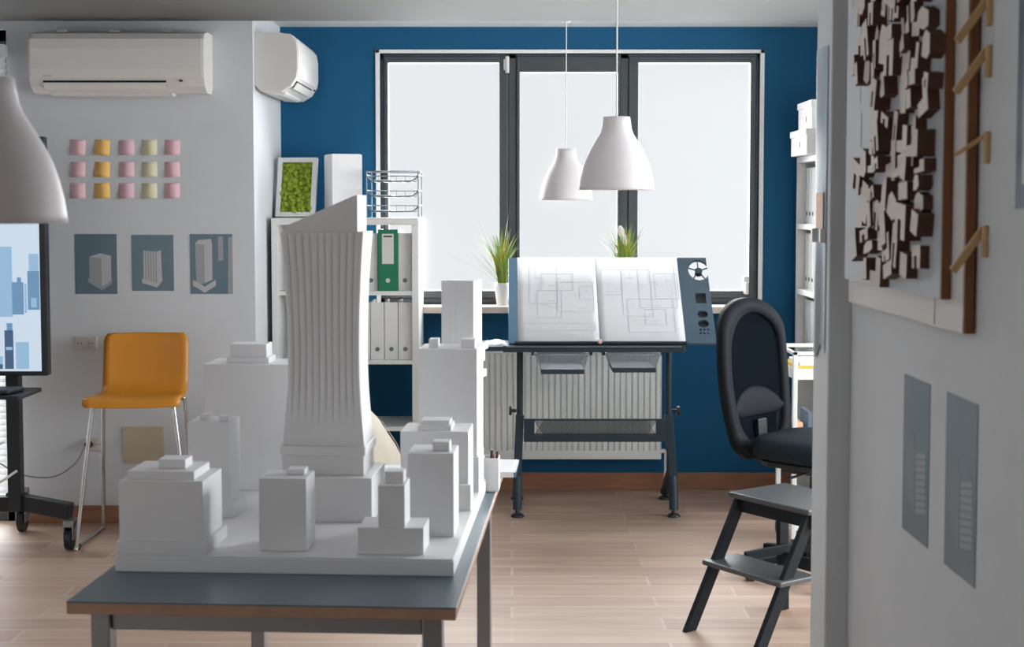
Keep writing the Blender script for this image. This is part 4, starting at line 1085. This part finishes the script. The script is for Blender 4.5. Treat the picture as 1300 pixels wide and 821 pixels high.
# narrow poster on the end of the partition
XC = .777
t = thing('narrow_poster', 'narrow pale blue poster with a binder clip on the partition end', 'poster', (XC, 3.55, 1.3))
pz0 = atY(1045, 446, 3.55).z; pz1 = atY(1045, 60, 3.55).z
n = 20; vs = []; fs = []; m = MB()
for i in range(n+1):
    y = 3.50+.132*i/n; bow = -.002-.003*math.sin(PI*i/n)
    for z in (pz0+.02*math.sin(i*.3), pz0+(pz1-pz0)*.5, pz1): vs.append((XC+bow, y, z))
for i in range(n):
    for q in range(2): a_ = i*3+q; fs.append((a_, a_+1, a_+4, a_+3))
m.add(vs, fs, True); M['poster'] = mat('pale_blue_print', (.36,.45,.53), .5, noise=.35, nscale=5)
o = obj('sheet', m, 'poster', t, world=True); o.modifiers.new('t', 'SOLIDIFY').thickness = .0008
pc_ = atY(1046, 285, 3.55); obj('printed_patch', B(XC-.0068, XC-.0058, 3.52, 3.60, pc_.z-.01, pc_.z+.08), 'peach', t, world=True)
for yy in (3.505, 3.60): obj('clip', B(XC-.016, XC-.001, yy, yy+.014, pc_.z-.045, pc_.z-.01), 'plastic', t, .003, world=True)

# ------------------------------------------------------------ foreground table with the city model
AL = R(-3.3); OX, OY = -.1336, 3.207       # board's front right corner
t = thing('work_table', 'blue-grey topped work table carrying the white city model', 'table', (OX, OY, 0), AL)
TZ = .75; tx0, tx1, ty0, ty1 = -.812, .029, -.25, 1.40
obj('tabletop', B(tx0, tx1, ty0, ty1, TZ-.003, TZ), 'tabletop', t)
m = MB().box(tx0, tx1, ty0, ty1, TZ-.028, TZ-.0032); obj('top_core', m, 'plyedge', t, .002)
obj('edge_highlight', B(tx1, tx1+.0025, ty0, ty1, TZ-.005, TZ+.0005), 'boardwhite', t)  # white strip paints a highlight along the right top edge
for x in (tx0+.06, tx1-.055):
    for y in (ty0+.06, ty1-.16): 
        lg = obj('leg', B(x-.022, x+.022, y-.022, y+.022, .012, TZ-.0285), 'steel', t, .004)
        obj('leg_foot', MB().lathe([(.02, 0), (.02, .008), (.01, .012)], 16, (x, y, 0)), 'dark', lg)
for y in (ty0+.06, ty1-.16): obj('apron_rail', B(tx0+.083, tx1-.078, y-.012, y+.012, TZ-.075, TZ-.029), 'steel', t, .003)
for x in (tx0+.06, tx1-.055): obj('apron_rail', B(x-.012, x+.012, ty0+.083, ty1-.183, TZ-.075, TZ-.029), 'steel', t, .003)

BZ = .79
def onboard(x, y, z): 
    c, s_ = math.cos(AL), math.sin(AL); return (OX+x*c-y*s_, OY+x*s_+y*c, z)
t = thing('city_model_slab', 'thick white base slab of the city model on the table', 'model slab', onboard(-.395, .585, TZ+.0005), AL)
obj('slab', B(-.395, .395, -.585, .585, 0, .0345), 'model', t, .0015)
obj('ground_sheet', B(-.393, .393, -.583, .583, .0346, BZ-TZ-.001), 'model', t, .0008)
def bld(label, x0, x1, y0, parts, name='model_building', extra=None, rot=0):
    """parts: (name, x0,x1,y0,y1,z0,z1) in metres relative to the front left corner (x0,y0) on the board"""
    t = thing(name, label, 'model building', onboard(x0, y0, BZ), AL+rot)
    for p in parts:
        obj(p[0], B(*p[1:]), 'model', t, .0012)
    return t
# 1 broad stepped block, front left
bld('broad low stepped white block at the front left corner of the city model', -.788, -.58, .002, [
    ('podium', 0, .212, 0, .19, 0, .031), ('main_block', .006, .204, .006, .175, .0312, .172), ('roof_tier', .022, .180, .022, .155, .1722, .192), ('roof_box', .085, .150, .055, .115, .1922, .214)])
# 2 slim block behind it
bld('slim white block with two roof boxes behind the broad stepped block', -.735, -.62, .40, [
    ('main_block', 0, .108, .012, .125, .036, .247), ('plinth', -.004, .122, 0, .135, 0, .0358), ('roof_box', .022, .048, .05, .085, .2472, .262), ('roof_box', .078, .1, .03, .05, .2472, .262)])
# 3 wide tall slab
bld('wide tall white slab left of the fluted tower, low cap on its roof', -.784, -.55, .745, [
    ('lower_block', .004, .24, .004, .15, 0, .149), ('upper_block', 0, .245, 0, .155, .1492, .361), ('roof_tier', .058, .18, .03, .12, .3612, .377), ('roof_box', .066, .172, .038, .11, .3772, .415)])
# 5 small block, centre front
bld('small white block with one roof box, front centre of the city model', -.464, -.352, .055, [
    ('main_block', 0, .112, 0, .105, 0, .172), ('roof_box', .058, .1, .045, .085, .1722, .186)])
# 6 stepped T-shaped
bld('stepped white block with a narrow turret at the front right of the city model', -.228, -.073, .036, [
    ('lower_block', 0, .154, 0, .115, 0, .063), ('turret', .048, .11, .004, .1, .0632, .162), ('roof_box', .060, .104, .03, .075, .1622, .189)])
# 7
bld('plain white block with a single roof box, right front of the city model', -.135, -.02, .222, [
    ('main_block', 0, .113, 0, .13, 0, .205), ('roof_box', .058, .1, .03, .075, .2052, .229)])
# 8
bld('square white block with a stepped roof cap directly before the tallest right block', -.196, 0, .52, [
    ('main_block', .0, .182, .02, .17, .0, .208), ('front_plinth', .135, .19, .0, .0198, 0, .068), ('roof_tier', .045, .135, .035, .12, .2082, .222), ('roof_box', .052, .13, .045, .11, .2222, .234)])
# 9
bld('tallest plain white block on the right, two small roof boxes', -.176, 0, .765, [
    ('plinth', -.003, .172, -.0, .175, 0, .10), ('main_block', .0, .166, .012, .165, .1002, .405), ('roof_box', .026, .053, .04, .09, .4052, .43), ('roof_box', .118, .158, .04, .10, .4052, .43)])
# 10
zq = BZ
p10 = atY(560, 440, 4.21)
bld('white tower with a projecting cornice behind the tallest right block', -.138, -.04, 1.03, [
    ('lower_block', -.003, .103, -.003, .103, 0, .335), ('side_ledge', .1032, .115, .0, .1, .29, .312), ('pedestal', -.008, .108, -.008, .108, .3352, .3722), ('cornice', -.016, .116, -.016, .116, .3724, .388), ('shaft', 0, .1, 0, .1, .3882, .585), ('pilaster', .03, .045, -.003, -.0002, .3882, .585)], rot=R(-10))

# fluted landmark tower
t = thing('fluted_tower_model', 'tall waisted white tower with curved flutes and a sloping crown, centre of the city model', 'model building', onboard(-.518, .365, BZ), AL)
obj('podium', B(.012, .272, 0, .225, 0, .114), 'tower', t, .0015)
obj('pedestal', B(.034, .246, .035, .200, .1142, .165), 'tower', t, .0015)
m = MB().prism([(.027,.172),(.034,.165),(.246,.165),(.253,.172),(.262,.195),(.254,.2),(.250,.198),(.03,.198),(.026,.190)], 'y', .028, .207)
obj('ledge', B(.028, .252, .028, .207, .1652, .190), 'tower', t, .004)
zt0, zt1 = .1902, .742
cxm = .140; 
def halfw(f):    # f 0 bottom .. 1 top
    return .0935+.0140*((f-.42)/.58)**2*(1 if f > .42 else 0)+.013*((.42-f)/.42)**2.0*(1 if f < .42 else 0)
NX, NZ = 150, 60; vs = []; rings = []
dep = .155; y00 = .042
for k in range(NZ+1):
    f = k/NZ; z = zt0+(zt1-zt0)*f; hw_ = halfw(f); hd = dep/2*(halfw(f)/.105)
    fade = min(1, max(0, (f-.10)/.12))*(1 if f < .965 else max(0, (1-f)/.035))
    ring = []
    nf = 11
    for i in range(NX+1):
        s_ = 2*i/NX-1; ph_ = (s_*.5+.5)*nf; g = abs((ph_ % 1)-.5)*2      # 0 in the rib middle .. 1 at the groove
        amp = .0045*fade*(g**3)
        ring.append((cxm+s_*hw_, y00+dep/2-hd+amp, z))
    for i in range(1, 61):
        s_ = 2*i/60-1; g = abs((((s_*.5+.5)*7) % 1)-.5)*2; amp = .002*fade*(g**3)*(0 if i == 60 else 1)
        ring.append((cxm+hw_-amp, y00+dep/2+s_*hd, z))
    for i in range(1, NX+1, 2):
        s_ = 1-2*(i+1)/NX if i+1 <= NX else -1; ring.append((cxm+s_*hw_, y00+dep/2+hd, z))
    for i in range(1, 20): ring.append((cxm-hw_, y00+dep/2+hd-2*hd*i/20, z))
    rings.append(ring)
obj('fluted_shaft', MB().loft(rings, smooth=False), 'tower', t)
hb = halfw(1)
m = MB().prism([(cxm-hb+.006, zt1+.0002), (cxm+hb-.016, zt1+.0002), (cxm+hb-.016, zt1+.094), (cxm+hb-.022, zt1+.094), (cxm-hb+.006, zt1+.012)], 'y', y00+.006, y00+dep-.006)
obj('sloping_crown', m, 'tower', t, .001)

# pen box and notebook on the table
pb = onboard(.005, 1.02, TZ+.0005); px = atY(614, 600, 4.2).x
t = thing('pen_holder', 'small white square pen holder at the table edge beside the model', 'pen holder', onboard(.001, 1.02, TZ+.0005), AL)
t.location = (-.062, 4.20, TZ+.0005)
m = MB().box(-.024, .024, -.03, .03, 0, .003).box(-.024, -.021, -.03, .03, .003, .1).box(.021, .024, -.03, .03, .003, .1).box(-.021, .021, -.03, -.027, .003, .1).box(-.021, .021, .027, .03, .003, .1)
obj('holder', m, 'model', t, .001)
for k, (x, y, dx, mt, nm) in enumerate(((-.004, -.01, .022, 'redcard', 'dark red pen leaning in the white pen holder'), (.006, .01, .03, 'brownwood', 'dark brown pen leaning in the white pen holder'), (-.01, .012, .012, 'dark', 'black pen in the white pen holder'))):
    w0 = Vector(t.location); a_ = w0+Vector((x, y, .006)); b_ = w0+Vector((x+.012, y, .104+.015*(k+1)/3))
    tt = thing('pen', nm, 'pen', a_); obj('barrel', MB().cyl(a_, a_+(b_-a_)*.9, .0035, 10), mt, tt, world=True); obj('cap', MB().cyl(a_+(b_-a_)*.9, b_, .004, 10), mt, tt, world=True)
t = thing('notebook', 'open white notebook pad on the table corner by the pen holder', 'notebook', (-.034, 4.50, TZ+.0006), AL)
obj('page_block', B(-.09, .045, -.11, .11, 0, .018), 'bookpaper', t, .001)
for k in range(9): pass
m = MB()
for k in range(10): y = -.09+k*.019; m.box(-.07, .038, y, y+.0008, .0181, .0184)
obj('ruled_lines', m, 'ink', t)
obj('back_cover', B(.0452, .052, -.11, .11, 0, .017), 'bluestrip', t, .001)
